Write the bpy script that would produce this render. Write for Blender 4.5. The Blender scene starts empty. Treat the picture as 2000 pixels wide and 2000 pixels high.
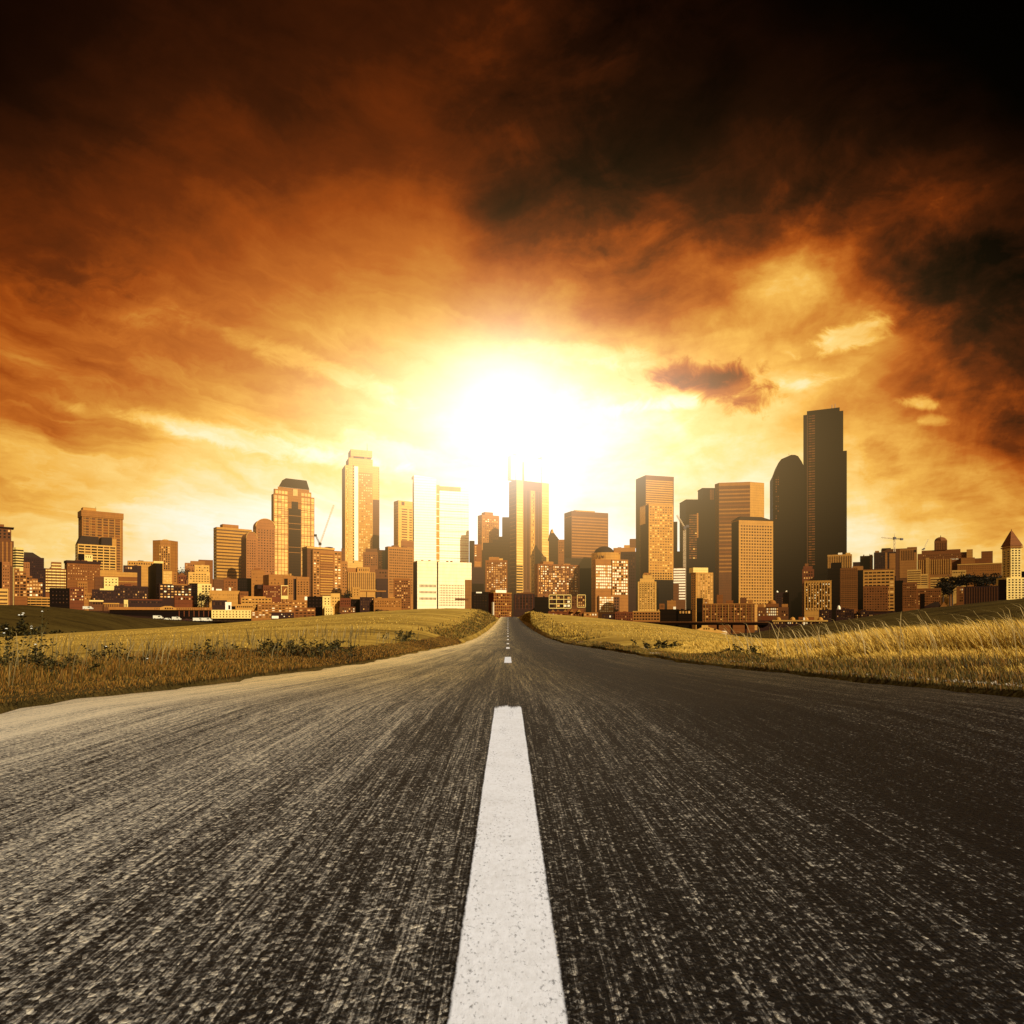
import bpy, bmesh, math, random
import numpy as np
from mathutils import Vector, noise as mnoise
random.seed(7); RS = np.random.RandomState(11)
sc = bpy.context.scene
COL = sc.collection
R = math.radians
H, F, PX, PY = 0.54, 1300.0, 992.0, 1204.0     # eye height (m); focal length, vanishing point of the 2000 px frame
GZ = -16.0                                     # level of the city ground
def tx(px): return (px - PX) / F
def ey(py): return (py - PY) / F
# ------------------------------------------------------------------ node helpers
class S:
    """a socket (or number) one can do arithmetic with"""
    def __init__(s, nt, v): s.nt, s.v = nt, v
    def _m(s, op, *o):
        n = s.nt.nodes.new('ShaderNodeMath'); n.operation = op
        for i, q in enumerate((s,) + o):
            v = q.v if isinstance(q, S) else q
            if isinstance(v, (int, float)): n.inputs[i].default_value = v
            else: s.nt.links.new(v, n.inputs[i])
        return S(s.nt, n.outputs[0])
    def __add__(s, o): return s._m('ADD', o)
    __radd__ = __add__
    def __mul__(s, o): return s._m('MULTIPLY', o)
    __rmul__ = __mul__
    def __sub__(s, o): return s._m('SUBTRACT', o)
    def __rsub__(s, o): return S(s.nt, o)._m('SUBTRACT', s) if not isinstance(o, S) else o - s
    def __truediv__(s, o): return s._m('DIVIDE', o)
    def max(s, o): return s._m('MAXIMUM', o)
    def min(s, o): return s._m('MINIMUM', o)
    def pow(s, o): return s._m('POWER', o)
    def exp(s): return s._m('EXPONENT')
    def clamp(s, a, b): return s.max(a).min(b)
    def sstep(s, a, b):
        n = s.nt.nodes.new('ShaderNodeMapRange'); n.interpolation_type = 'SMOOTHSTEP'
        s.nt.links.new(s.v, n.inputs['Value'])
        n.inputs['From Min'].default_value = a; n.inputs['From Max'].default_value = b
        return S(s.nt, n.outputs['Result'])
def comb(nt, x, y, z):
    n = nt.nodes.new('ShaderNodeCombineXYZ')
    for i, q in enumerate((x, y, z)):
        v = q.v if isinstance(q, S) else q
        if isinstance(v, (int, float)): n.inputs[i].default_value = v
        else: nt.links.new(v, n.inputs[i])
    return n.outputs[0]
def sep(nt, vec):
    n = nt.nodes.new('ShaderNodeSeparateXYZ'); nt.links.new(vec, n.inputs[0])
    return [S(nt, n.outputs[i]) for i in range(3)]
def nz(nt, vec, scale=1, detail=4, rough=.5, dist=0.0, lac=2.0):
    n = nt.nodes.new('ShaderNodeTexNoise'); n.inputs['Scale'].default_value = scale
    n.inputs['Detail'].default_value = detail; n.inputs['Roughness'].default_value = rough
    n.inputs['Distortion'].default_value = dist; n.inputs['Lacunarity'].default_value = lac
    if vec is not None: nt.links.new(vec, n.inputs['Vector'])
    return S(nt, n.outputs['Fac'])
def ramp(nt, fac, stops, interp='LINEAR'):
    n = nt.nodes.new('ShaderNodeValToRGB'); cr = n.color_ramp; cr.interpolation = interp
    while len(cr.elements) < len(stops): cr.elements.new(.5)
    for e, (p, c) in zip(cr.elements, stops):
        e.position = p; e.color = (*c, 1) if len(c) == 3 else c
    if fac is not None: nt.links.new(fac.v, n.inputs[0])
    return n.outputs[0]
def mixc(nt, fac, a, b, mode='MIX'):
    n = nt.nodes.new('ShaderNodeMix'); n.data_type = 'RGBA'; n.blend_type = mode; n.clamp_factor = True
    def put(i, v):
        if isinstance(v, S): v = v.v
        if isinstance(v, (int, float)): n.inputs[i].default_value = v
        elif isinstance(v, tuple): n.inputs[i].default_value = (*v, 1) if len(v) == 3 else v
        else: nt.links.new(v, n.inputs[i])
    put(0, fac); put(6, a); put(7, b)
    return n.outputs[2]
def lin(*c):
    return tuple((x/255/12.92 if x/255 <= .04045 else ((x/255+.055)/1.055)**2.4) for x in c)
def new_mat(name):
    m = bpy.data.materials.new(name); m.use_nodes = True
    nt = m.node_tree; b = nt.nodes['Principled BSDF']
    return m, nt, b
def coords(nt, which='Object'):
    n = nt.nodes.new('ShaderNodeTexCoord'); return n.outputs[which]
def bump(nt, b, height, strength, dist):
    n = nt.nodes.new('ShaderNodeBump'); n.inputs['Strength'].default_value = strength
    n.inputs['Distance'].default_value = dist
    nt.links.new(height.v, n.inputs['Height']); nt.links.new(n.outputs[0], b.inputs['Normal'])
# ------------------------------------------------------------------ object helpers
def obj(name, me, mat=None, parent=None, loc=(0, 0, 0)):
    o = bpy.data.objects.new(name, me); COL.objects.link(o); o.location = loc
    if mat is not None and me is not None and len(me.materials) == 0: me.materials.append(mat)
    if parent: o.parent = parent
    return o
def tag(o, label=None, cat=None, group=None, kind=None):
    if label: o['label'] = label
    if cat: o['category'] = cat
    if group: o['group'] = group
    if kind: o['kind'] = kind
    return o
def empty(name, loc, rz=0.0):
    o = bpy.data.objects.new(name, None); COL.objects.link(o); o.location = loc; o.rotation_euler = (0, 0, rz)
    return o
def mesh_np(name, V, faces_list):
    """V (n,3); faces_list: list of (m,k) integer arrays"""
    me = bpy.data.meshes.new(name)
    V = np.asarray(V, dtype=np.float32)
    me.vertices.add(len(V)); me.vertices.foreach_set('co', V.ravel())
    loops = np.concatenate([f.ravel() for f in faces_list]).astype(np.int32)
    tot = np.concatenate([np.full(len(f), f.shape[1]) for f in faces_list]).astype(np.int32)
    st = np.concatenate([[0], np.cumsum(tot)[:-1]]).astype(np.int32)
    me.loops.add(len(loops)); me.loops.foreach_set('vertex_index', loops)
    me.polygons.add(len(tot)); me.polygons.foreach_set('loop_start', st); me.polygons.foreach_set('loop_total', tot)
    me.update(calc_edges=True); me.validate()
    return me
class MB:
    """collects boxes, prisms and tubes; build() links them as one mesh object"""
    def __init__(s): s.v, s.f, s.mi = [], [], []
    def box(s, x0, x1, y0, y1, z0, z1, mi=0):
        n = len(s.v)
        s.v += [(x0,y0,z0),(x1,y0,z0),(x1,y1,z0),(x0,y1,z0),(x0,y0,z1),(x1,y0,z1),(x1,y1,z1),(x0,y1,z1)]
        s.f += [(n,n+3,n+2,n+1),(n+4,n+5,n+6,n+7),(n,n+1,n+5,n+4),(n+1,n+2,n+6,n+5),(n+2,n+3,n+7,n+6),(n+3,n,n+4,n+7)]
        s.mi += [mi]*6; return s
    def frust(s, b, t, z0, z1, mi=0):
        """b, t = (x0,x1,y0,y1) rectangles below and above"""
        n = len(s.v)
        for (x0,x1,y0,y1), z in ((b,z0),(t,z1)): s.v += [(x0,y0,z),(x1,y0,z),(x1,y1,z),(x0,y1,z)]
        s.f += [(n,n+3,n+2,n+1),(n+4,n+5,n+6,n+7),(n,n+1,n+5,n+4),(n+1,n+2,n+6,n+5),(n+2,n+3,n+7,n+6),(n+3,n,n+4,n+7)]
        s.mi += [mi]*6; return s
    def prism(s, pts, y0, y1, mi=0):
        """outline in x,z extruded in y"""
        n, k = len(s.v), len(pts)
        s.v += [(x,y0,z) for x,z in pts] + [(x,y1,z) for x,z in pts]
        s.f += [tuple(range(n,n+k)), tuple(range(n+2*k-1,n+k-1,-1))]
        s.f += [(n+i, n+k+i, n+k+(i+1)%k, n+(i+1)%k) for i in range(k)]
        s.mi += [mi]*(k+2); return s
    def prismz(s, pts, z0, z1, mi=0):
        n, k = len(s.v), len(pts)
        s.v += [(x,y,z0) for x,y in pts] + [(x,y,z1) for x,y in pts]
        s.f += [tuple(range(n+k-1,n-1,-1)), tuple(range(n+k,n+2*k))]
        s.f += [(n+i, n+(i+1)%k, n+k+(i+1)%k, n+k+i) for i in range(k)]
        s.mi += [mi]*(k+2); return s
    def dome(s, cx, cy, z0, r, h, n=14, m=5, mi=0, ry=None):
        b = len(s.v); ry = ry or r
        for j in range(m):
            a = j/m*math.pi/2
            for i in range(n):
                q = 2*math.pi*i/n; s.v.append((cx+r*math.cos(a)*math.cos(q), cy+ry*math.cos(a)*math.sin(q), z0+h*math.sin(a)))
        s.v.append((cx,cy,z0+h))
        for j in range(m-1):
            for i in range(n): s.f.append((b+j*n+i, b+j*n+(i+1)%n, b+(j+1)*n+(i+1)%n, b+(j+1)*n+i)); s.mi.append(mi)
        for i in range(n): s.f.append((b+(m-1)*n+i, b+(m-1)*n+(i+1)%n, b+m*n)); s.mi.append(mi)
        return s
    def tube(s, a, b, ra, rb=None, n=6, mi=0):
        rb = ra if rb is None else rb
        a, b = Vector(a), Vector(b); d = (b-a).normalized(); u = d.orthogonal().normalized(); w = d.cross(u); k = len(s.v)
        for p, r in ((a,ra),(b,rb)):
            for i in range(n):
                q = 2*math.pi*i/n; s.v.append(tuple(p+u*(r*math.cos(q))+w*(r*math.sin(q))))
        for i in range(n): s.f.append((k+i,k+(i+1)%n,k+n+(i+1)%n,k+n+i)); s.mi.append(mi)
        s.f += [tuple(range(k+n-1,k-1,-1)), tuple(range(k+n,k+2*n))]; s.mi += [mi]*2
        return s
    def quad(s, p, mi=0):
        n = len(s.v); s.v += [tuple(q) for q in p]; s.f.append(tuple(range(n,n+len(p)))); s.mi.append(mi); return s
    def mesh(s, name='m'):
        me = bpy.data.meshes.new(name); me.from_pydata(s.v, [], s.f)
        if any(s.mi): me.polygons.foreach_set('material_index', s.mi)
        me.update(); return me
    def build(s, name, mat, parent=None, loc=(0,0,0)):
        me = s.mesh(name)
        for m in (mat if isinstance(mat, (list, tuple)) else [mat]): me.materials.append(m)
        return obj(name, me, None, parent, loc)
# ------------------------------------------------------------------ materials
M = {}
def wall_mat(key, col, rough=.75, var=.32, storeys=0.0, spec=.18, ribs=0.0):
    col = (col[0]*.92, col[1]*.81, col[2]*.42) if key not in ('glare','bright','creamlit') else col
    m, nt, b = new_mat('wall_' + key)
    o = coords(nt)
    n = nz(nt, o, .11, 5, .6); n2 = nz(nt, o, 1.3, 3, .6)
    f = (n*.65 + n2*.35 - .5) * (var*2) + 1.0
    st_ = nz(nt, comb(nt, *[q*k for q, k in zip(sep(nt, o), (.9, .9, .05))]), 1.0, 4, .6); f = f * (.78 + st_*.44)
    if not storeys and key not in ('glare','bright','roofdark'):
        w = (sep(nt, o)[2] / 3.6)._m('FRACT'); f = f * (1.0 - .16 * w.sstep(.7, .82))
    if storeys or ribs:
        x, y, z = sep(nt, o)
        if storeys:
            w = (z / storeys)._m('FRACT'); f = f * (1.0 - .38 * w.sstep(.72, .8))
        if ribs:
            w = ((x + y) / ribs)._m('FRACT'); f = f * (1.0 - .35 * w.sstep(.6, .68))
    v = nt.nodes.new('ShaderNodeVectorMath'); v.operation = 'SCALE'; v.inputs[0].default_value = col
    nt.links.new(f.v, v.inputs['Scale']); nt.links.new(v.outputs[0], b.inputs['Base Color'])
    b.inputs['Roughness'].default_value = rough; b.inputs['Specular IOR Level'].default_value = spec
    M[key] = m
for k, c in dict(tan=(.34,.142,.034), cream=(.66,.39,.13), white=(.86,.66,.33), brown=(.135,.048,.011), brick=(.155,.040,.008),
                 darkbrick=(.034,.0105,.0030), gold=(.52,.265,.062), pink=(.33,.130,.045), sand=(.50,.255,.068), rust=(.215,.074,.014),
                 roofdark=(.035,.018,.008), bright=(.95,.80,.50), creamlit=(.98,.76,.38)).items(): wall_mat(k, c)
wall_mat('dark', (.0085,.0036,.0009), .6, .35, 3.8, .03)
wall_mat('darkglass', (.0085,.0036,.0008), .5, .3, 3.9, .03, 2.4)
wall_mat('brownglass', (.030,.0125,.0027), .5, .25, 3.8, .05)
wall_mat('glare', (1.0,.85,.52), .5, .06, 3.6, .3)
def glass_mat(key, col, rough, var=.5):
    m, nt, b = new_mat('glass_' + key)
    oi = nt.nodes.new('ShaderNodeObjectInfo'); o = coords(nt)
    r = S(nt, oi.outputs['Random']) * .6 + nz(nt, o, .35, 2, .5) * .4
    f = (r - .5) * (2*var) + 1.0
    v = nt.nodes.new('ShaderNodeVectorMath'); v.operation = 'SCALE'; v.inputs[0].default_value = col
    nt.links.new(f.v, v.inputs['Scale']); nt.links.new(v.outputs[0], b.inputs['Base Color'])
    b.inputs['Roughness'].default_value = rough; b.inputs['Specular IOR Level'].default_value = .22
    M[key] = m
glass_mat('gd', (.016,.007,.002), .22); glass_mat('gm', (.095,.036,.008), .25); glass_mat('gl', (.66,.34,.085), .3)
glass_mat('gw', (.97,.80,.45), .3, .12); glass_mat('gg', (.76,.43,.10), .25, .3)  # gl and gw: glints and reflections painted as pale pane colour
def plain(key, col, rough=.7, metal=0.0):
    m, nt, b = new_mat(key); o = coords(nt); n = nz(nt, o, 3.0, 4, .6)
    nt.links.new(mixc(nt, n, tuple(c*.6 for c in col), tuple(min(1,c*1.3) for c in col)), b.inputs['Base Color'])
    b.inputs['Roughness'].default_value = rough; b.inputs['Metallic'].default_value = metal; M[key] = m
plain('steel_pale', (.75,.55,.28), .5); plain('steel_dark', (.03,.015,.006), .5); plain('tyre', (.015,.013,.012), .9)
plain('paint_white', (.85,.72,.48), .4); plain('paint_dark', (.06,.02,.01), .35); plain('bark', (.05,.03,.015), .9)
plain('petal', (.85,.78,.62), .6); plain('stem', (.10,.10,.03), .8)
# ------------------------------------------------------------------ sky, sun, camera
def build_world():
    w = bpy.data.worlds.new('World'); sc.world = w; w.use_nodes = True
    nt = w.node_tree; bg = nt.nodes['Background']
    d = coords(nt, 'Generated')
    x, y, z = sep(nt, d)
    yy = y.max(.06)
    s0 = x / yy * 1.3 + .992; t0 = 1.204 - z / yy * 1.3
    # clouds lie in layers seen in perspective
    zz = z.max(0.0) + .16
    cloud = comb(nt, x / zz, y / zz, 0.0)
    wa = nz(nt, cloud, 1.1, 6, .55, .6); wb = nz(nt, comb(nt, x / zz + 7.3, y / zz + 2.1, 3.0), 1.1, 6, .55, .6)
    plane2 = comb(nt, s0, t0, 0.0)
    wc = nz(nt, plane2, 3.2, 6, .58, .3); wd = nz(nt, comb(nt, s0 + 5.2, t0, 1.7), 3.2, 6, .58, .3)
    s = s0 + (wa - .5) * .22 + (wc - .5) * .20
    t = t0 + (wb - .5) * .20 + (wd - .5) * .18
    sb = s.clamp(-.12, 2.12); tb = t.clamp(-.12, 1.2)
    rows = {
      0:   [.08,.10,.11,.14,.22,.13,.07,.04,.02,.00,.00],
      100: [.07,.12,.15,.16,.20,.20,.12,.05,.03,.01,.00],
      200: [.09,.16,.21,.21,.21,.24,.14,.08,.05,.03,.02],
      300: [.11,.18,.27,.30,.30,.23,.16,.13,.12,.08,.05],
      400: [.22,.19,.30,.39,.41,.29,.19,.20,.27,.24,.12],
      500: [.36,.36,.39,.47,.52,.52,.38,.38,.46,.30,.15],
      600: [.42,.42,.47,.56,.61,.63,.59,.52,.58,.36,.18],
      700: [.42,.45,.52,.62,.70,.73,.71,.64,.56,.46,.28],
      800: [.46,.55,.69,.77,.79,.80,.79,.75,.68,.50,.33],
      900: [.68,.74,.83,.86,.86,.87,.87,.83,.78,.62,.48],
      1000:[.74,.80,.88,.96,1.05,1.10,1.02,.95,.85,.72,.62],
      1100:[.80,.88,.93,.97,1.05,1.10,1.03,.97,.90,.80,.72]}
    pts, val = [], []
    for py, r in rows.items():
        for i, v in enumerate(r): pts.append((i*.2, py/1000)); val.append(v)
    for py, k in ((-150,0),(1250,1100)):
        for i, v in enumerate(rows[k]): pts.append((i*.2, py/1000)); val.append(v)
    for py, r in rows.items():
        pts += [(-.2, py/1000), (2.2, py/1000)]; val += [r[0], r[-1]]
    pts, val = np.array(pts), np.array(val)
    cs = np.array([(a, b) for b in np.linspace(-.12, 1.24, 7) for a in np.linspace(-.14, 2.14, 9)]); sg = .27
    A = np.exp(-((pts[:,None,:]-cs[None])**2).sum(-1)/(2*sg*sg)); 
    wt = np.linalg.solve(A.T@A + 4e-3*np.eye(len(cs)), A.T@(val-.4))
    h = None
    for j, b in enumerate(np.linspace(-.12, 1.24, 7)):
        row = None
        for i, a in enumerate(np.linspace(-.14, 2.14, 9)):
            if j == 0:
                if i == 0: gx = []
                q = sb - float(a); gx.append((q*q*(-1/(2*sg*sg))).exp())
            term = gx[i] * float(wt[j*9+i]); row = term if row is None else row + term
        q = tb - float(b); term = row * (q*q*(-1/(2*sg*sg))).exp()
        h = term if h is None else h + term
    h = h + .4
    # streaks: long thin strands, sloping down towards the glow on the left and up away from it on the right
    def strand(ang, fa, fc, seed, det=6):
        c, s_ = math.cos(ang), math.sin(ang)
        u = (s * c + t * s_) * fa + seed; v = (t * c - s * s_) * fc
        return nz(nt, comb(nt, u, v, seed), 1.0, det, .6, .35)
    l1 = strand(R(23), 1.3, 8.5, 3.1); l2 = strand(R(12), 1.6, 15, 9.4); r1 = strand(R(-30), 2.2, 6.5, 5.7)
    left = 1.0 - s0.sstep(.75, 1.25)
    low = t0.sstep(.35, .8)
    mid = (h * 5.0).min(1.0) * (1.35 - h).clamp(.12, 1.0)
    h = h + mid * ((l1 - .5) * .52 * left * (low*.75+.25) + (l2 - .5) * .46 * low * (left*.6+.4) + (r1 - .5) * .55 * (1.0 - left))
    puff = nz(nt, plane2, 5.5, 7, .62, .5)
    h = h + mid * (puff - .5) * .44 * (1.0 - left*.7)
    fine = nz(nt, cloud, 4.0, 7, .62, .4)
    h = h + mid * (fine - .5) * (.20 + .14 * (1.0 - left))
    # separate cloud bodies
    puff2 = nz(nt, comb(nt, s0*1.0, t0*1.5, 2.0), 13, 7, .64, .8); big2 = nz(nt, comb(nt, s0, t0*1.3, 6.0), 6.5, 7, .62, .6)
    def blob(cx, cy, rx, ry, ang=0.0, amp=.5, edge=(.35, .75), nw=1.5):
        """a ragged cloud: noise inside a soft envelope"""
        c, s_ = math.cos(ang), math.sin(ang)
        a = (s0 - cx) + (wc - .5) * rx * .9; b = (t0 - cy) + (wd - .5) * ry * 1.0
        u = (a * c + b * s_) * (1/rx); v = (b * c - a * s_) * (1/ry)
        small = ry < .06; n = puff2 if small else big2
        return (((u*u + v*v) * -.8).exp() * 1.05 + (n - .5) * (1.5 if small else 1.0)).sstep(*((.42, 1.0) if small else (.26, 1.15))) * amp
    for q in ((1.90,.555,.17,.10,0,.25,(.12,.8)), (1.99,.86,.13,.085,0,.11,(.1,.8)), (1.38,.748,.16,.048,R(11),.40,(.2,.7)),
              (1.05,.40,.20,.11,0,.14,(.05,.9)), (1.22,.57,.22,.10,0,.10,(.05,.9)), (1.72,.90,.06,.05,R(30),.08,(.2,.8))):
        h = h - blob(*q)
    for q in ((1.66,.655,.10,.034,R(-16),.20,(.25,.8)), (1.80,.785,.055,.016,R(5),.24,(.25,.8)), (1.55,.53,.15,.07,R(-15),.16,(.1,.9)),
              (1.40,.77,.3,.022,R(-8),.12,(.1,.8)), (1.18,.70,.2,.03,R(8),.10,(.1,.8)), (1.83,.82,.05,.016,R(5),.14,(.3,.8)),
              (.2,.60,.22,.04,R(14),.05,(.2,.8)), (.30,.57,.2,.03,R(16),.05,(.2,.8)), (.45,.85,.35,.026,R(11),.12,(.1,.8)), (.62,.72,.22,.026,R(22),.10,(.1,.8))):
        h = h + blob(*q)
    hh = (h / 1.3).clamp(0.0, 1.0)
    cols = [(0,(1,.6,0)),(.1,(30,11,3)),(.2,(62,25,6)),(.3,(104,42,8)),(.4,(156,69,13)),(.5,(188,99,29)),(.6,(213,141,52)),(.7,(240,180,78)),
            (.8,(252,212,125)),(.9,(254,237,192)),(1.0,(255,251,238))]
    st = [(p/1.3, lin(*c)) for p, c in cols] + [(1.0, (1.7,1.62,1.45))]
    front = ramp(nt, hh, st)
    # away from the glow the evening sky is the plain physical one
    sky = nt.nodes.new('ShaderNodeTexSky'); sky.sky_type = 'NISHITA'; sky.sun_disc = False
    sky.sun_elevation = SUN_EL; sky.sun_rotation = SUN_ROT; sky.dust_density = 3.0
    back = mixc(nt, 1.0, sky.outputs[0], (.026,.018,.009), 'MULTIPLY')
    f = y.sstep(-.25, .12)
    nt.links.new(mixc(nt, f, back, front), bg.inputs['Color']); bg.inputs['Strength'].default_value = 1.0
    w.cycles.sampling_method = 'MANUAL'; w.cycles.sample_map_resolution = 512
SUN_EL = R(28); SUN_AZ = R(144)         # azimuth from +Y towards +X: behind the camera, to the right
SUN_ROT = SUN_AZ
build_world()
sun = bpy.data.lights.new('sun', 'SUN'); sun.energy = 5.1; sun.angle = R(.6); sun.color = (1.0, .915, .79)
so = bpy.data.objects.new('sun', sun); COL.objects.link(so)
to_sun = Vector((math.sin(SUN_AZ)*math.cos(SUN_EL), math.cos(SUN_AZ)*math.cos(SUN_EL), math.sin(SUN_EL)))
so.rotation_euler = to_sun.to_track_quat('Z', 'Y').to_euler(); so.location = to_sun*300
cd = bpy.data.cameras.new('camera'); cam = bpy.data.objects.new('camera', cd); COL.objects.link(cam); sc.camera = cam
cam.location = (0, 0, H); cam.rotation_euler = (R(90), 0, 0)
cd.sensor_width = 36; cd.lens = 36*F/2000; cd.shift_y = (PY-1000)/2000; cd.shift_x = (1000-PX)/2000
cd.clip_start = .05; cd.clip_end = 20000
sc.view_settings.view_transform = 'Standard'; sc.view_settings.look = 'None'; sc.view_settings.exposure = 0
cy = sc.cycles
cy.use_denoising = True; cy.max_bounces = 5; cy.diffuse_bounces = 3; cy.glossy_bounces = 2; cy.transparent_max_bounces = 8; cy.volume_bounces = 0
cy.caustics_reflective = False; cy.caustics_refractive = False; cy.sample_clamp_indirect = 6
cy.volume_step_rate = 1.0; cy.volume_max_steps = 64
# ------------------------------------------------------------------ self-glowing volume added for the sun's glow round the middle towers
HZ = (0.0, 690.0, .54 + 372/F*690)
m = bpy.data.materials.new('glow_haze'); m.use_nodes = True; nt = m.node_tree; nt.nodes.clear()
out = nt.nodes.new('ShaderNodeOutputMaterial'); p = coords(nt)
x, y, z = sep(nt, p)
r2 = (x*x) * (1/134**2) + (y*y) * (1/74**2) + (z*z) * (1/56**2)
zw = z + 22.0
r3 = (x*x) * (1/175**2) + (y*y) * (1/115**2) + (zw*zw) * (1/80**2)
core = ((r2 * .5).pow(1.6) * -1.0).exp() * .0036
wide = (r3 * -.5).exp() * .0017
zc = z - 24.0
r4 = (x*x + y*y + zc*zc) * (1/44**2)
core = core * .8 + (r4 * -.5).exp() * .0056
e1 = nt.nodes.new('ShaderNodeEmission'); e1.inputs[0].default_value = (1, .96, .88, 1); nt.links.new(core.v, e1.inputs[1])
e2 = nt.nodes.new('ShaderNodeEmission'); e2.inputs[0].default_value = (1, .61, .21, 1); nt.links.new(wide.v, e2.inputs[1])
ad = nt.nodes.new('ShaderNodeAddShader'); nt.links.new(e1.outputs[0], ad.inputs[0]); nt.links.new(e2.outputs[0], ad.inputs[1])
nt.links.new(ad.outputs[0], out.inputs['Volume'])
m.cycles.volume_step_rate = .28
bm = bmesh.new(); bmesh.ops.create_icosphere(bm, subdivisions=4, radius=880)
me = bpy.data.meshes.new('glow_haze'); bm.to_mesh(me); bm.free(); me.materials.append(m)
tag(obj('glow_haze', me, None, None, HZ), kind='structure')
# ------------------------------------------------------------------ ground, road, hills
_y = np.arange(-60, 600, .5)
_pts = [(-60,0),(4,0),(6.4,-.11),(13.8,-.42),(23,-.66),(43,-1.22),(62,-1.48),(85,-1.58),(110,-1.55),(161,-1.17),(200,-.68),(240,-.14),(285,.32),(300,.36),(320,.2),(350,-1),(400,-6),(470,-14),(600,-18)]
_z = np.interp(_y, [a for a, b in _pts], [b for a, b in _pts])
_k = np.ones(9)/9; _zz = np.convolve(np.pad(_z, 8, mode='edge'), np.convolve(_k, np.ones(9)/9), 'valid')
_a = np.clip((_y-8)/20, 0, 1); _z = _z*(1-_a) + _zz[:len(_z)]*_a
def zroad(y): return np.interp(y, _y, _z)
WL, WR = 3.1, 3.9
CR = [(-3000,1262),(-800,1254),(0,1245),(134,1236),(362,1223),(427,1218),(600,1205),(709,1196),(817,1189.5),(880,1188),(926,1189),(944,1193),(958,1200),(972,1207),(992,1210),(1010,1207),
      (1022,1200),(1035,1194),(1056,1197.5),(1143,1205),(1238,1214),(1300,1221),(1445,1243),(1500,1248),(1600,1248),(1800,1240),(2000,1232),(4000,1225)]
_cx = np.array([tx(a) for a, b in CR]); _ce = np.array([ey(b) for a, b in CR])
_tt = np.arange(-2.6, 2.6, .002); _ct = np.interp(_tt, _cx, _ce); _kk = np.hanning(13); _kk /= _kk.sum()
_ct = np.convolve(np.pad(_ct, 6, mode='edge'), _kk, 'valid')
def ecrest(t): return np.interp(t, _tt, _ct)
YC = 150.0
def zfield(x, y):
    """height of the fields beside the road (x, y arrays)"""
    W = np.where(x < 0, WL, WR)
    ax = np.maximum(np.abs(x), W*1.0005)
    ye_ = np.maximum(y, ax/1.15)
    t = np.sign(x)*ax/ye_
    ye = W/np.abs(t)                      # where that line of ground leaves the road
    ec = ecrest(t); zed = zroad(ye)
    yc = np.maximum(YC, ye*1.35)
    yq = np.minimum(ye_, yc)
    p = .9
    ee = (H - zed)/ye
    w = ((ye/yq)**p - (ye/yc)**p)/(1-(ye/yc)**p)
    e = ec + (ee-ec)*w
    z = H - yq*e
    over = np.maximum(ye_-yc, 0)
    z = z - over*ec - .00045*over**2
    return np.maximum(z, GZ-6)
def rumble(x, y):
    return (np.sin(x*.9+np.sin(y*.31)*2)*np.sin(y*.53+x*.21)*.5 + np.sin(x*2.3+y*1.1)*np.sin(y*1.7-x*.7)*.3 + np.sin(x*5.1-y*.9+1)*np.sin(y*4.3+x*2.2)*.2)
def edge_w(y):
    y = np.asarray(y, dtype=float)
    return .07*np.sin(y*1.7)+.05*np.sin(y*4.1+1)+.035*np.sin(y*9.3+2)+.02*np.sin(y*23+.5)
def zground(x, y):
    x = np.asarray(x, float); y = np.asarray(y, float)
    off = np.where(x < 0, -WL-x, x-WR)             # distance outside the road edge
    zf = zfield(x, y)
    zr = zroad(y)
    a = np.clip(off/.9, 0, 1); a = a*a*(3-2*a)
    z = np.where(off <= 0, zr-.09, zf*1.0)
    lip = np.clip(1-off/.6, 0, 1)
    z = np.where(off > 0, z + .02*lip + rumble(x, y)*.045*a*np.clip(off/2, .15, 1), z)
    return z
xs = np.unique(np.concatenate([np.linspace(-420,-60,46), np.linspace(-60,-16,56), np.linspace(-16,-5,70), np.linspace(-5,-WL,36), [-WL+.03,-WL+.35,-1.5,0,1.5,WR-.35,WR-.03], np.linspace(WR,6,36),
                               np.linspace(6,18,76), np.linspace(18,60,54), np.linspace(60,420,46)]))
ys = np.unique(np.concatenate([np.linspace(-40,2,12), np.linspace(2,14,70), np.linspace(14,40,70), np.linspace(40,110,70), np.linspace(110,170,60), np.linspace(170,430,80)]))
def grid_mesh(name, X, Y, Z):
    n, k = X.shape
    V = np.stack([X,Y,Z],-1).reshape(-1,3); I = np.arange(n*k).reshape(n,k)
    f = np.stack([I[:-1,:-1],I[:-1,1:],I[1:,1:],I[1:,:-1]],-1).reshape(-1,4)
    me = mesh_np(name, V, [f]); me.polygons.foreach_set('use_smooth', np.ones(len(f), bool)); return me
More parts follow.
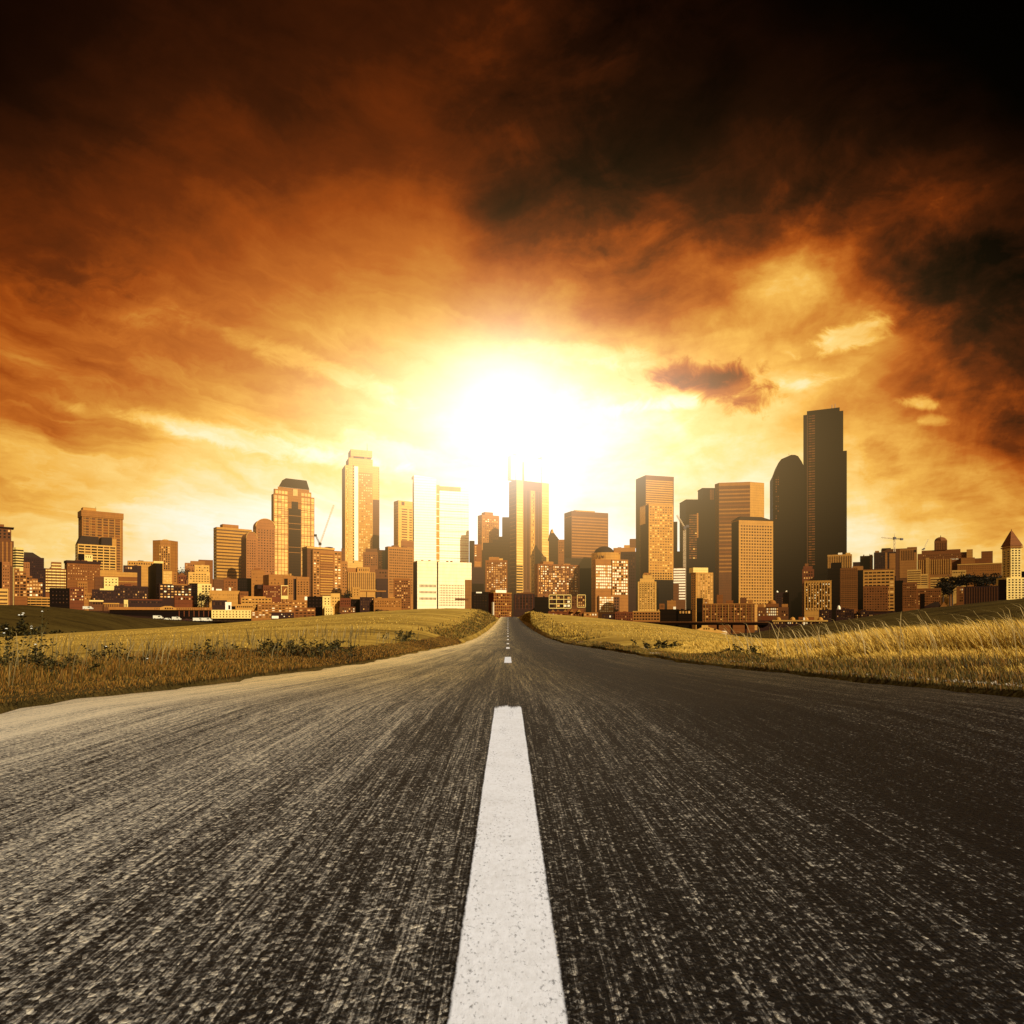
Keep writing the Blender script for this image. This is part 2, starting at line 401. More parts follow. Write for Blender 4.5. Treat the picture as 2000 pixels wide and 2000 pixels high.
def field_mat(name, dark=1.0, olive=.5):
    m, nt, b = new_mat(name); o = coords(nt, 'Object'); x, y, z = sep(nt, o)
    st = comb(nt, x*.035, y*.16, 0.0)
    big = nz(nt, st, 1.0, 5, .6, .4); mid = nz(nt, comb(nt, x*.5, y*1.1, 0.0), 1.0, 5, .65); fine = nz(nt, o, 14, 5, .7)
    cut = nz(nt, comb(nt, x*.05, y*.9, 4.0), 1.0, 4, .6, .2)
    f = big*.42 + mid*.30 + fine*.18 + cut*.22 - .06
    c = ramp(nt, f, [(p, tuple(q*dark for q in c3)) for p, c3 in ((.28,(.06,.034,.005)),(.40,(.23,.132,.018)),(.50,(.47,.28,.042)),(.64,(.72,.46,.085)))])
    # the verge by the road is rust brown and green
    ax = x._m('ABSOLUTE'); v = (ax + (y*.13).min(3.4) + (mid-.5)*2.0 + (big-.5)*2.5).sstep(4.8, 8.2)
    vc = ramp(nt, mid*.5+fine*.5, [(p, tuple(q*min(1,dark*1.5) for q in c3)) for p, c3 in ((.3,(.022,.018,.004)),(.5,(.085,.055,.012)),(.7,(.17,.10,.025)))])
    nt.links.new(mixc(nt, v, vc, c), b.inputs['Base Color'])
    b.inputs['Roughness'].default_value = .95; b.inputs['Specular IOR Level'].default_value = .05
    bump(nt, b, fine*.5 + mid*.9 + cut*.5, .9, .12); return m
M['field'] = field_mat('dry_grassland')
X, Y = np.meshgrid(xs, ys)
tag(obj('ground', grid_mesh('ground', X, Y, zground(X, Y)), M['field']), kind='structure')
# the city stands on lower, flat land that runs to the horizon
m, nt, b = new_mat('city_ground'); o = coords(nt)
nt.links.new(ramp(nt, nz(nt, o, .05, 5, .7), [(.35,(.008,.004,.002)),(.7,(.05,.022,.008))]), b.inputs['Base Color']); b.inputs['Roughness'].default_value = .9
me = bpy.data.meshes.new('city_ground'); me.from_pydata([(-9000,380,GZ),(9000,380,GZ),(9000,15000,GZ),(-9000,15000,GZ)],[],[(0,1,2,3)])
tag(obj('city_ground', me, m), kind='structure')
# road
m, nt, b = new_mat('asphalt'); o = coords(nt); x, y, z = sep(nt, o)
vo = nt.nodes.new('ShaderNodeTexVoronoi'); vo.inputs['Scale'].default_value = 120; nt.links.new(comb(nt, x, y*.9, 0.0), vo.inputs['Vector'])
vcol = sep(nt, vo.outputs['Color'])[0]; vd = S(nt, vo.outputs['Distance'])
vo2 = nt.nodes.new('ShaderNodeTexVoronoi'); vo2.inputs['Scale'].default_value = 46; nt.links.new(comb(nt, x, y*.7, 0.0), vo2.inputs['Vector'])
v2 = sep(nt, vo2.outputs['Color'])[0]; vd2 = S(nt, vo2.outputs['Distance'])
streak = nz(nt, comb(nt, x*34, y*.42, 0.0), 1.0, 7, .78); streak2 = nz(nt, comb(nt, x*160, y*3.0, 2.0), 1.0, 3, .6)
streak3 = nz(nt, comb(nt, x*5.5, y*.10, 5.0), 1.0, 4, .55)
grit = nz(nt, comb(nt, x*62, y*50, 0.0), 1.0, 4, .75)
patch = nz(nt, comb(nt, x*.8, y*.12, 0.0), 1.0, 5, .6)
grit2 = nz(nt, comb(nt, x*150, y*125, 3.0), 1.0, 3, .7)
f = vcol*.28 + (grit2-.5)*1.0 + (streak-.5)*1.12 + (streak2-.5)*1.0 + (streak3-.5)*.55 + (grit-.5)*.80 + (patch-.5)*.26 + .19 + (vcol-.80).max(0.0)*.8
# left-hand sheen painted pale towards the left verge; the right-hand lane is darker
left_sheen = (x*-1.0 + (patch-.5)*1.2).sstep(-.9, 2.0) * .30 + (x*-1.0 + (streak3-.5)*.5 + (patch-.5)*.7).sstep(1.5, 2.9) * .34
dark_lane = (x + (streak3-.5)*1.0 + (patch-.5)*.8); dark_lane = dark_lane.sstep(.4, 1.3) * (1.0 - dark_lane.sstep(1.7, 3.0)*.72)
f = f + left_sheen - dark_lane*.18
c = ramp(nt, f, [(.18,(.0035,.003,.0026)),(.36,(.011,.0100,.0090)),(.50,(.062,.057,.049)),(.66,(.24,.222,.188)),(1.0,(.74,.66,.49))])
c = mixc(nt, y.sstep(1.0, 9.0), c, mixc(nt, 1.0, c, (1.28,1.03,.56), 'MULTIPLY'))  # golden glow from ahead painted into the farther asphalt colour
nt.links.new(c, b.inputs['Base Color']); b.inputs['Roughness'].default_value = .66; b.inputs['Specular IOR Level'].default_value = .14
bump(nt, b, vcol*.35 + vd*-.6 + grit2*.8 + streak*.6 + streak2*.6 + grit*.4, 1.0, .005); M['asphalt'] = m
yr = np.unique(np.concatenate([np.linspace(-40,0,20), np.linspace(0,40,161), np.linspace(40,330,220), np.linspace(330,600,60)]))
cols_ = np.linspace(0, 1, 41)
Xr = np.stack([(-WL-edge_w(yr)) + c_*((WR+edge_w(yr+40)) - (-WL-edge_w(yr))) for c_ in cols_], 1); Yr = np.repeat(yr[:,None], 41, 1)
camber = -.02*np.clip((np.abs(Xr)-1)/3, 0, 1)
Zr = zroad(Yr) + camber + .002 - np.where((cols_[None,:]<.001)|(cols_[None,:]>.999), .09, 0)
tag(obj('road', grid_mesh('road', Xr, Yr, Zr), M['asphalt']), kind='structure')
# centre-line dashes
m, nt, b = new_mat('road_paint'); o = coords(nt); x, y, z = sep(nt, o)
g1 = nz(nt, comb(nt, x*70, y*40, 0.0), 1.0, 5, .7); g2 = nz(nt, comb(nt, x*22, y*2.0, 0.0), 1.0, 4, .6); g3 = nz(nt, o, 9, 3, .5)
fp = g1*.55 + g2*.25 + g3*.3 - .05
nt.links.new(ramp(nt, fp, [(.28,(.40,.38,.35)),(.40,(.80,.82,.85)),(.56,(.92,.95,1.0))]), b.inputs['Base Color']); b.inputs['Roughness'].default_value = .75
# worn edges and ends: bare asphalt shows through
ex = nt.nodes.new('ShaderNodeTexCoord'); u = sep(nt, ex.outputs['Generated'])
ed = (u[0] - .5)._m('ABSOLUTE'); en = (u[1] - .5)._m('ABSOLUTE')
al = (1.0 - (ed + (g1-.5)*.05 + (g2-.5)*.04).sstep(.462, .495)) * (1.0 - (en + (g1-.5)*.05 + (g2-.5)*.06).sstep(.462, .494))
g4 = nz(nt, comb(nt, x*130, y*70, 0.0), 1.0, 4, .7); al = al * (1.0 - (g4*.7 + g2*.3).sstep(.53, .66)*.68)
nt.links.new(al.v, b.inputs['Alpha']); bump(nt, b, g1, .4, .0025)
def dash(y0, y1):
    yy = np.linspace(y0, y1, max(2, int((y1-y0)/.25)+1)); wd = .081; nx_ = 3
    Xd, Yd = np.meshgrid(np.linspace(-wd, wd, nx_), yy)
    return grid_mesh('road_dash', Xd, Yd-y0, zroad(Yd)+.007-0*Xd)
k = 0; y0 = -.6
spans = [(-.25, 4.02)] + [(13.3+13.4*i, 17.2+13.4*i) for i in range(21)]
for i, (a, b_) in enumerate(spans):
    o = obj('road_dash', dash(a, b_), m, None, (0, a, 0))
    lab = 'broad white centre-line dash with worn edges, largest in the foreground' if i == 0 else ('short cream centre-line dash just beyond the long foreground dash' if i == 1 else
          'tiny pale centre-line dash on the dipping stretch of the road farther on')
    tag(o, lab, 'road marking', 'dashes of the centre line')
# hills beyond the fields
def hill(prof, yh, wid, dark, px0, px1, seedk):
    pxs = np.linspace(px0, px1, 160); yv = np.concatenate([np.linspace(yh-wid, yh, 26), np.linspace(yh, yh+wid, 20)[1:]])
    T, Yg = np.meshgrid(tx(pxs), yv)
    kk = np.hanning(15); kk /= kk.sum()
    e = np.interp(pxs, [a for a, b in prof], [ey(b) for a, b in prof]); e = np.convolve(np.pad(e, 7, mode='edge'), kk, 'valid')
    Zc = (H - yh*e)[None,:]
    Zg = Zc - (Zc-(GZ-4))*np.minimum((np.abs(Yg-yh)/wid)**1.9, 1.0)
    Xg = T*yh + (T*0)
    return grid_mesh('hill', Xg, Yg, Zg + rumble(Xg*.12+seedk, Yg*.12)*.35)
M['hill'] = field_mat('hill_grass', .13)
tag(obj('hill', hill([(-900,1172),(-300,1174),(0,1181),(60,1182.5),(109,1187),(181,1196),(254,1213),(286,1224),(330,1240),(420,1275)], 265, 110, .4, -900, 420, 0), M['hill']), kind='structure')
tag(obj('hill', hill([(-200,1190),(60,1196),(225,1204.5),(290,1207),(362,1213.5),(410,1217),(470,1225),(560,1250)], 335, 70, .6, -200, 560, 3), M['hill']), kind='structure')
M['hill2'] = field_mat('hill_grass_pale', .13)
tag(obj('hill', hill([(1380,1262),(1440,1240),(1480,1237),(1532,1233),(1572,1220.5),(1626,1216),(1662,1213),(1735,1202),(1843,1185),(2000,1169),(2300,1150),(2900,1140)], 235, 95, .7, 1380, 2900, 6), M['hill2']), kind='structure')
# ------------------------------------------------------------------ grass and weeds
def blades(n, sampler, h0, h1, wmin, lean, pal, seed, droop=.5, seedhead=0.0):
    rs = np.random.RandomState(seed)
    x, y, hs = sampler(n, rs)
    n = len(x); z = zground(x, y) - .01
    hh = (h0 + (h1-h0)*rs.rand(n)**1.3)*hs
    wd = np.maximum(wmin, y/700*1.0)*(.7+.6*rs.rand(n))
    ang = rs.rand(n)*np.pi; ux, uy = np.cos(ang)*.9, np.sin(ang)*.35
    lx = lean[0]*hh*(.4+rs.rand(n)*1.1) + rs.randn(n)*.16*hh; ly = lean[1]*hh + rs.randn(n)*.16*hh
    def P(f, hz, w): return [np.stack([x+lx*f+s*ux*w, y+ly*f+s*uy*w, z+hz],1) for s in (-1,1)]
    a0, a1 = P(0, 0*hh, wd*.5); b0, b1 = P(.28, hh*.55, wd*.42); c0, c1 = P(.72, hh*.88, wd*.28 if not seedhead else wd*.4)
    tip = np.stack([x+lx*1.15, y+ly*1.15, z+hh*(1-.12*droop)],1)
    V = np.stack([a0,a1,b0,b1,c0,c1,tip],1).reshape(-1,3); I = (np.arange(n)*7)[:,None]
    q = np.concatenate([I+np.array([[0,1,3,2]]), I+np.array([[2,3,5,4]])]); t = I+np.array([[4,5,6]])
    me = mesh_np('grass', V, [q, t])
    pal = np.array(pal); k = rs.rand(n); pt = np.sin(x*.8+np.sin(y*.5)*2)*.5+np.sin(x*.23+y*.4)*.5
    idx = np.clip(((k*.65+(pt*.5+.5)*.35)*len(pal)).astype(int), 0, len(pal)-1)
    base = pal[idx]*(.75+.5*rs.rand(n))[:,None]
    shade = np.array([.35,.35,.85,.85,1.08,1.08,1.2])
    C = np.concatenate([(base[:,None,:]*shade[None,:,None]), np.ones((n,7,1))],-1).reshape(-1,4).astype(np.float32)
    at = me.color_attributes.new('tint', 'FLOAT_COLOR', 'POINT'); at.data.foreach_set('color', C.ravel())
    return me
m, nt, b = new_mat('grass_blade'); at = nt.nodes.new('ShaderNodeVertexColor'); at.layer_name = 'tint'
nt.links.new(at.outputs[0], b.inputs['Base Color']); b.inputs['Roughness'].default_value = .6; b.inputs['Specular IOR Level'].default_value = .15
tr = nt.nodes.new('ShaderNodeBsdfTranslucent'); nt.links.new(at.outputs[0], tr.inputs[0]); mx = nt.nodes.new('ShaderNodeMixShader'); mx.inputs[0].default_value = .3
nt.links.new(b.outputs[0], mx.inputs[1]); nt.links.new(tr.outputs[0], mx.inputs[2]); nt.links.new(mx.outputs[0], nt.nodes['Material Output'].inputs[0]); M['blade'] = m
GOLD = [(.38,.225,.028),(.58,.355,.050),(.70,.445,.070),(.82,.54,.105),(.65,.41,.060)]
RUST = [(.020,.015,.003),(.05,.035,.006),(.21,.090,.012),(.33,.17,.026),(.10,.072,.012)]
OLIVE = [(.09,.066,.010),(.17,.112,.017),(.27,.172,.028),(.37,.235,.042)]
def in_strip(side, d0, d1, y0, y1, hfun=None, pw=1.0, taper=False):
    W = WL if side < 0 else WR
    def f(n, rs):
        y = y0*(y1/y0)**rs.rand(n); off = d0 + (d1-d0)*rs.rand(n)**pw*(np.clip(1.25-y*.05, .22, 1) if taper else 1)
        x = side*(W+off)
        return x, y, (hfun(off, y, rs) if hfun else np.ones(n))
    return f
def patchy(x, y): return np.clip(.75+.5*np.sin(x*1.3+y*.37)*np.sin(y*.61-x*.5)+.25*np.sin(x*3.7+y*1.9), .25, 1.3)
# right: tall golden grass leaning over in the wind, lower and thinner towards the road
def rise(lo):
    def f(off, y, rs):
        a = np.clip((off-lo)/1.6, 0, 1); return (.2+.8*a*a*(3-2*a))*np.minimum(patchy(off+WR, y), 1.08)*np.clip(((off+WR)/y-.30)*2.2+.42, .35, 1)
    return f
def grass(name, me, label): tag(obj(name, me, M['blade']), label, 'grass', kind='stuff')
grass('tall_grass', blades(200000, in_strip(1, 1.2, 8.5, 3.6, 24, rise(1.2), .9), .34, .70, .003, (-.34,.06), GOLD, 1), 'tall golden grass leaning in the wind beside the dark lane of the road')
grass('verge_grass', blades(70000, in_strip(1, -.05, 2.6, 3.6, 60, lambda o,y,r: patchy(o,y)*(.5+o*.28), 1.0, True), .06, .24, .004, (-.15,0), RUST+OLIVE, 2), 'short olive and rust grass along the edge of the road opposite the bushes')
grass('verge_grass', blades(130000, in_strip(-1, -.05, 4.2, 2.9, 45, lambda o,y,r: patchy(o+9,y)*(.5+np.clip(o,0,3)*.25)*np.where(o>3.2,.6,1), 1.0, True), .05, .17, .0035, (.05,.02), RUST, 3), 'short rust brown and green grass on the verge below the pale field')
grass('meadow_grass', blades(14000, in_strip(-1, 3.4, 45, 7, 90, lambda o,y,r: patchy(o*.4,y*.4)), .03, .11, .003, (.03,.02), GOLD+OLIVE[2:], 4), 'thin dry meadow grass covering the pale sloping field')
grass('meadow_grass', blades(20000, in_strip(1, 2.5, 55, 14, 100, lambda o,y,r: patchy(o*.4,y*.4)), .05, .16, .003, (-.12,.02), GOLD+OLIVE[2:], 5), 'thin dry meadow grass beyond the tall golden grass')
def bank(side):
    def f(n, rs):
        y = 40*(210/40)**rs.rand(n); W = WL if side < 0 else WR
        off = .3+np.abs(rs.randn(n))*(.5+y*.006)
        return side*(W+off), y, patchy(off*2+side*3, y*.35)*1.0
    return f
grass('bank_grass', blades(12000, bank(-1), .07, .26, .006, (.1,.0), RUST+OLIVE+[(.02,.017,.004)]*3, 6), 'rough dark grass on the cutting where the road meets the pale field')
grass('bank_grass', blades(12000, bank(1), .08, .34, .006, (-.15,.0), OLIVE+GOLD[:3]+[(.03,.022,.005)]*2, 7), 'rough grass on the cutting opposite, beside the dark side of the road')
# taller single seed stems
grass('seed_stem', blades(900, in_strip(1, 1.6, 7, 4, 18, None), .6, .95, .005, (-.42,.05), [(.40,.28,.09),(.50,.36,.13)], 8), 'loose bent seed stems standing above the tall golden grass')
grass('seed_stem', blades(700, in_strip(-1, .8, 6, 4, 30, None), .25, .55, .005, (.12,.02), [(.20,.14,.04),(.34,.25,.09)], 9), 'loose dry seed stems standing above the rust brown verge')
# white pebbles on the right-hand shoulder
rs = np.random.RandomState(5); n = 2600
y = 4.2*(45/4.2)**rs.rand(n); x = WR+.35+np.abs(rs.randn(n))*.20+.35*np.sin(y*.6)*.5; z = zground(x, y)
r = (.006+.016*rs.rand(n)**2)
ico = np.array([(0,0,1),(.9,0,.2),(.28,.85,.3),(-.72,.53,.15),(-.72,-.53,.3),(.28,-.85,.1),(0,0,-.5)])
V = (ico[None]*r[:,None,None]*(.7+.6*rs.rand(n,7,1))) + np.stack([x,y,z+.012],1)[:,None,:]; I = (np.arange(n)*7)[:,None]
fs = np.concatenate([I+np.array([q]) for q in [(0,1,2),(0,2,3),(0,3,4),(0,4,5),(0,5,1),(6,2,1),(6,3,2),(6,4,3),(6,5,4),(6,1,5)]])
m, nt, b = new_mat('pebble'); nt.links.new(ramp(nt, nz(nt, coords(nt), 30, 2), [(.4,(.18,.14,.08)),(.6,(.62,.52,.36))]), b.inputs['Base Color'])
tag(obj('gravel', mesh_np('gravel', V.reshape(-1,3), [fs]), m), 'scattered pale pebbles along the grassy shoulder of the road', 'gravel', kind='stuff')
# leafy weeds and bushes ------------------------------------------------
m, nt, b = new_mat('leaf'); at = nt.nodes.new('ShaderNodeVertexColor'); at.layer_name = 'tint'
nt.links.new(at.outputs[0], b.inputs['Base Color']); b.inputs['Roughness'].default_value = .6; b.inputs['Specular IOR Level'].default_value = .08; M['leaf'] = m
def leaf_mesh(rs, pts, size, pal, up=.4):
    n = len(pts); d = rs.randn(n,3); d[:,2] = np.abs(d[:,2])*up+.1; d /= np.linalg.norm(d,axis=1)[:,None]
    w = np.cross(d, rs.randn(n,3)); w /= np.linalg.norm(w,axis=1)[:,None]; s = (size*(.6+.8*rs.rand(n)))[:,None]
    V = np.stack([pts, pts+d*s*.5+w*s*.27, pts+d*s, pts+d*s*.5-w*s*.27],1).reshape(-1,3)
    f = (np.arange(n)*4)[:,None]+np.array([[0,1,2,3]])
    me = mesh_np('leaves', V, [f]); pal = np.array(pal)
    c = pal[rs.randint(len(pal), size=n)]*(.6+.8*rs.rand(n))[:,None]
    C = np.concatenate([np.repeat(c[:,None,:],4,1), np.ones((n,4,1))],-1).reshape(-1,4).astype(np.float32)
    a = me.color_attributes.new('tint','FLOAT_COLOR','POINT'); a.data.foreach_set('color', C.ravel()); return me
DK = [(.011,.008,.002),(.024,.018,.004),(.044,.032,.007),(.085,.058,.012)]
def bush(name, label, cat, x, y, w, h, nstem, nleaf, lsize, seed, pal=DK, flowers=0, dep=.6, group=None, z=None):
    rs = np.random.RandomState(seed); z = float(zground(np.array([x]), np.array([y]))[0]) if z is None else z
    root = empty(name, (x, y, z-.02)); tag(root, label, cat, group)
    P = []; tips = []
    for i in range(nstem):
        mb = MB()
        bx, by = rs.randn()*w*.28, rs.randn()*w*.28*dep; hh = h*(.45+.6*rs.rand())*(1-.35*min(1,abs(bx)/(w*.6)))
        ax, ay = rs.randn()*w*.16, rs.randn()*w*.16*dep
        pv = Vector((bx,by,0)); rad = max(.003*h+.0015, y/2600)
        for k in range(1,6):
            f = k/5; q = Vector((bx+ax*f*f, by+ay*f*f, hh*f)); mb.tube(pv, q, rad*(1.1-f*.7), rad*(1.0-f*.75), 4); pv = q
        mb.build('stem', M['stem'], root)
        m_ = max(1, nleaf//nstem); f = rs.rand(m_)**.8
        sp = h*.10*(1.25-f)
        P.append(np.stack([bx+ax*f*f+rs.randn(m_)*sp, by+ay*f*f+rs.randn(m_)*sp*dep, hh*f*.98+rs.randn(m_)*h*.02],1)); tips.append((bx+ax,by+ay,hh))
    P = np.concatenate(P); P[:,2] = np.maximum(P[:,2], .02)
    obj('foliage', leaf_mesh(rs, P, lsize, pal), M['leaf'], root)
    if flowers:
        fb = MB()
        for i in range(flowers):
            cx, cy_, cz = tips[i % len(tips)]; cx += rs.randn()*w*.06; cz += rs.randn()*h*.08; r_ = lsize*.34
            fb.dome(cx, cy_-.02, cz, r_, r_*.7, 6, 2)
        fb.build('blossom', M['petal'], root)
    return root
bush('flowering_weed', 'leafy dark weed with small pale flowers at the very edge of the verge', 'weed', -5.7, 7.6, .7, .55, 11, 420, .04, 21, flowers=3)
bush('flowering_weed', 'tall thin weed with sparse leaves rising above the flowering weeds', 'weed', -6.05, 8.6, .35, .80, 4, 130, .04, 22, flowers=2)
bush('flowering_weed', 'bushy low weed with dark leaves between the flowering weeds and the rust grass', 'weed', -5.6, 9.2, 1.1, .40, 14, 700, .04, 23, flowers=2)
bush('low_bush', 'dark low bush spreading over the verge where the rust grass is tallest', 'bush', -5.2, 7.0, 1.7, .32, 34, 3000, .035, 24)
bush('low_bush', 'dark bush with thin twigs standing by the dip in the pale field', 'bush', -4.45, 13.2, 2.0, .42, 30, 1900, .05, 25)
bush('low_bush', 'small dark bush on the road edge beside the twiggy bush', 'bush', -4.2, 16.2, 1.3, .36, 16, 900, .05, 26)
bush('low_bush', 'round green bush just where the road starts to climb', 'bush', -4.3, 27, 1.5, .5, 16, 800, .07, 27, DK+[(.09,.07,.018)])
bush('low_bush', 'dark clump hidden in the shade under the golden grass', 'bush', 6.0, 15.5, 2.2, .34, 24, 1300, .06, 28)
bush('low_bush', 'dark clump of leaves in the grass beside the bend of the right verge', 'bush', 5.2, 23, 2.0, .36, 16, 900, .07, 29)
bush('low_bush', 'thin green weed with upright stalks in the middle of the verge', 'weed', -4.8, 10.6, .7, .42, 9, 380, .04, 30, DK+[(.10,.08,.02)])
for i, (px, py, yb, w, h, lab) in enumerate([(8,1238,150,14,4.6,'dark hedge bush at the foot of the shadowed hill, cut by the picture edge'),(62,1240,152,12,4.4,'dark hedge bush under the slender young tree'),
                                   (112,1238,155,10,3.0,'dark hedge bush at the tapering end of the hedge row')]):
    bush('hedge_bush', lab, 'bush', tx(px)*yb, yb, w, h, 26, 2200, .75, 40+i, flowers=3, group='dark hedge below the hill', z=float(.54-ey(py)*yb)-2.2)
bush('young_tree', 'slender young tree with pale buds rising from the hedge', 'tree', tx(45)*151, 151, 2.2, 8.3, 5, 420, .8, 44, flowers=5, z=float(.54-ey(1240)*151)-2.5)
# ------------------------------------------------------------------ city
class B:
    """one building: an Empty at its front corner, wall blocks, windows, roof pieces as children; px/py are directions in the photograph turned into metres at depth Y"""
    def __init__(s, name, label, p0, pc, p1, top, Y, wall, base=None, rot=None, depth=None, cat='building', group=None, part='wall', seed=None):
        t0, tc, t1 = tx(p0), tx(pc), tx(p1)
        if rot is None:
            rot = -math.atan((tc+t1)/2)+R(1.2) if pc-p0 < .6 else -math.atan(tc)+R(27)
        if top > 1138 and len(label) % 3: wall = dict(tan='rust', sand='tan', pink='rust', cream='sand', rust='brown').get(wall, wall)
        s.Y, s.rot = Y, rot; s.c, s.s = math.cos(rot), math.sin(rot)
        s.cx = tc*Y; s.root = tag(empty(name, (s.cx, Y, GZ), rot), label, cat, group)
        s.rs = random.Random(seed or hash_(label)); s.wall = wall; s.nwin = 0; s.rest = None
        s.w = s.lx(p1, 0)
        if depth is None:
            if pc-p0 < .6: depth = max(14, min(40, s.w*.8))
            else: depth = min(90, max(6, (s.cx - t0*Y)/(s.s + t0*s.c)))
        s.d = depth; s.p0, s.pc, s.p1, s.top = p0, pc, p1, top
        s.zt = s.z(top); s.zb = 0.0 if base is None else s.z(base)
        MB().box(0, s.w, 0, s.d, s.zb, s.zt).build(part, M[wall], s.root)
    def lx(s, px, y):
        t = tx(px); return (t*(s.Y + y*s.c) - s.cx + y*s.s)/(s.c - t*s.s)
    def z(s, py, yl=0.0): return H - ey(py)*(s.Y+yl*s.c) - GZ
    def px(s, k): return s.Y/F*k                      # k photo pixels in metres
    def part(s, name, mb, mat, label=None): return tag(mb.build(name, [M[q] for q in mat] if isinstance(mat,(list,tuple)) else M[mat], s.root), label)
    def block(s, name, pa, pb, pt, pbot, yo=0.0, d=None, mat=None):
        xa, xb = s.lx(pa, yo), s.lx(pb, yo); z0 = 0.0 if pbot is None else s.z(pbot, yo)
        return s.part(name, MB().box(xa, xb, yo, yo+(d if d else max(3, s.d*.6)), z0, s.z(pt, yo)), mat or s.wall)
    # windows: each a thin pane box standing 6 cm proud; past 100 the rest are one object
    def _pane(s, face, x, z, w, h, mats, yo, name='window'):
        key = s.rs.choices([a for a, _ in mats], [b_ for _, b_ in mats])[0]
        if s.nwin < 100:
            ck = (face, round(w,2), round(h,2), key)
            me = CACHE.get(ck)
            if me is None:
                mb = MB()
                if face == 'F': mb.box(-w/2, w/2, -.08, .05, -h/2, h/2)
                else: mb.box(-.08, .05, -w/2, w/2, -h/2, h/2)
                me = mb.mesh('window'); me.materials.append(M[key]); CACHE[ck] = me
            obj(name, me, None, s.root, (x, yo, z) if face == 'F' else (yo, x, z)); s.nwin += 1
        else:
            if s.rest is None: s.rest = (MB(), [])
            mb, keys = s.rest
            if key not in keys: keys.append(key)
            i = keys.index(key)
            if face == 'F': mb.box(x-w/2, x+w/2, yo-.08, yo+.05, z-h/2, z+h/2, i)
            else: mb.box(yo-.08, yo+.05, x-w/2, x+w/2, z-h/2, z+h/2, i)
    def win(s, pa, pb, ta, tb, nx, nz_, fw=.55, fh=.5, mats=(('gd',7),('gm',2),('gl',1)), yo=0.0, skip=0.0, name='window'):
        xa, xb = s.lx(pa, yo), s.lx(pb, yo); za, zb = s.z(ta, yo), s.z(tb, yo); dx, dz = (xb-xa)/nx, (za-zb)/nz_
        for j in range(nz_):
            for i in range(nx):
                if skip and s.rs.random() < skip: continue
                s._pane('F', xa+dx*(i+.5), za-dz*(j+.5), dx*fw, dz*fh, mats, yo, name)
    def winL(s, ta, tb, ny, nz_, fw=.55, fh=.5, mats=(('gd',7),('gm',2),('gl',1)), a=.05, b_=.95, xo=0.0, name='window'):
        za, zb = s.z(ta), s.z(tb); dy, dz = s.d*(b_-a)/ny, (za-zb)/nz_
        for j in range(nz_):
            for i in range(ny): s._pane('L', s.d*a+dy*(i+.5), za-dz*(j+.5), dy*fw, dz*fh, mats, xo, name)
    def bands(s, pa, pb, ta, tb, n, fh=.5, mat='gd', yo=0.0, wrap=False, name='window_band', mats=None, proud=.12):
        xa, xb = s.lx(pa, yo), s.lx(pb, yo); za, zb = s.z(ta, yo), s.z(tb, yo); dz = (za-zb)/n
        for j in range(n):
            z0 = za-dz*(j+.5)-dz*fh/2
            k = s.rs.choices([a for a,_ in mats],[b_ for _,b_ in mats])[0] if mats else mat
            mb = MB()
            if wrap: mb.box(-proud, xb, yo-proud, s.d, z0, z0+dz*fh)
            else: mb.box(xa, xb, yo-proud, yo+.1, z0, z0+dz*fh)
            s.part(name, mb, k)
    def strips(s, pa, pb, ta, tb, n, fw=.45, mat='gd', yo=0.0, name='pier', proud=.2):
        xa, xb = s.lx(pa, yo), s.lx(pb, yo); za, zb = s.z(ta, yo), s.z(tb, yo); dx = (xb-xa)/n
        for i in range(n):
            x = xa+dx*(i+.5); s.part(name, MB().box(x-dx*fw/2, x+dx*fw/2, yo-proud, yo+.1, zb, za), mat)
    def face(s, name, pa, pb, ta, tb, mat, yo=0.0, proud=.15, d=.3):
        xa, xb = s.lx(pa, yo), s.lx(pb, yo)
        return s.part(name, MB().box(xa, xb, yo-proud, yo-proud+d, s.z(tb, yo), s.z(ta, yo)), mat)
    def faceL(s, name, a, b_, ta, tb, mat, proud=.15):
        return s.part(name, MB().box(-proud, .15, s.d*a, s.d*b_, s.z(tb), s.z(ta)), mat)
    def cornice(s, py=None, hpx=2, over=.5, mat=None, name='cornice'):
        z = s.zt if py is None else s.z(py); h = s.px(hpx)
        return s.part(name, MB().box(-over, s.w+over, -over, s.d+over, z-h*.4, z+h*.6), mat or s.wall)
    def units(s, n, hpx=3, mat='brown'):
        for i in range(n):
            w = s.w*(.08+.14*s.rs.random()); x = s.w*.1+(s.w*.75-w)*s.rs.random(); y = s.d*(.15+.4*s.rs.random()); h = s.px(hpx)*(.5+s.rs.random()*.7)
            mb = MB().box(x, x+w, y, y+w*.8, s.zt, s.zt+h)
            if s.rs.random() < .5: mb.tube((x+w*.3,y+w*.3,s.zt+h), (x+w*.3,y+w*.3,s.zt+h*1.8), .25, .2, 5)
            s.part('rooftop_unit', mb, mat)
    def mast(s, px, pt, pb=None, r=.35, yo=None, mat='steel_dark'):
        yo = s.d*.4 if yo is None else yo; x = s.lx(px, yo); s.part('antenna', MB().tube((x,yo,s.zt if pb is None else s.z(pb,yo)), (x,yo,s.z(pt,yo)), r, r*.5, 5), mat)
    def done(s):
        if s.rest:
            mb, keys = s.rest; o = s.part('window', mb, keys); o['kind'] = 'stuff'
        return s
CACHE = {}
def hash_(t): return sum((i+1)*ord(c) for i, c in enumerate(t)) % 99991
W_OLD = (('gd',6),('gm',3),('gl',1)); W_REFL = (('gd',4),('gm',2),('gl',3),('gw',1)); W_DK = (('gd',9),('gm',1)); W_GLINT = (('gd',2),('gm',3),('gl',5),('gw',2)); W_GOLD = (('gg',7),('gl',3))  # brighter mixes: reflections painted as pale panes
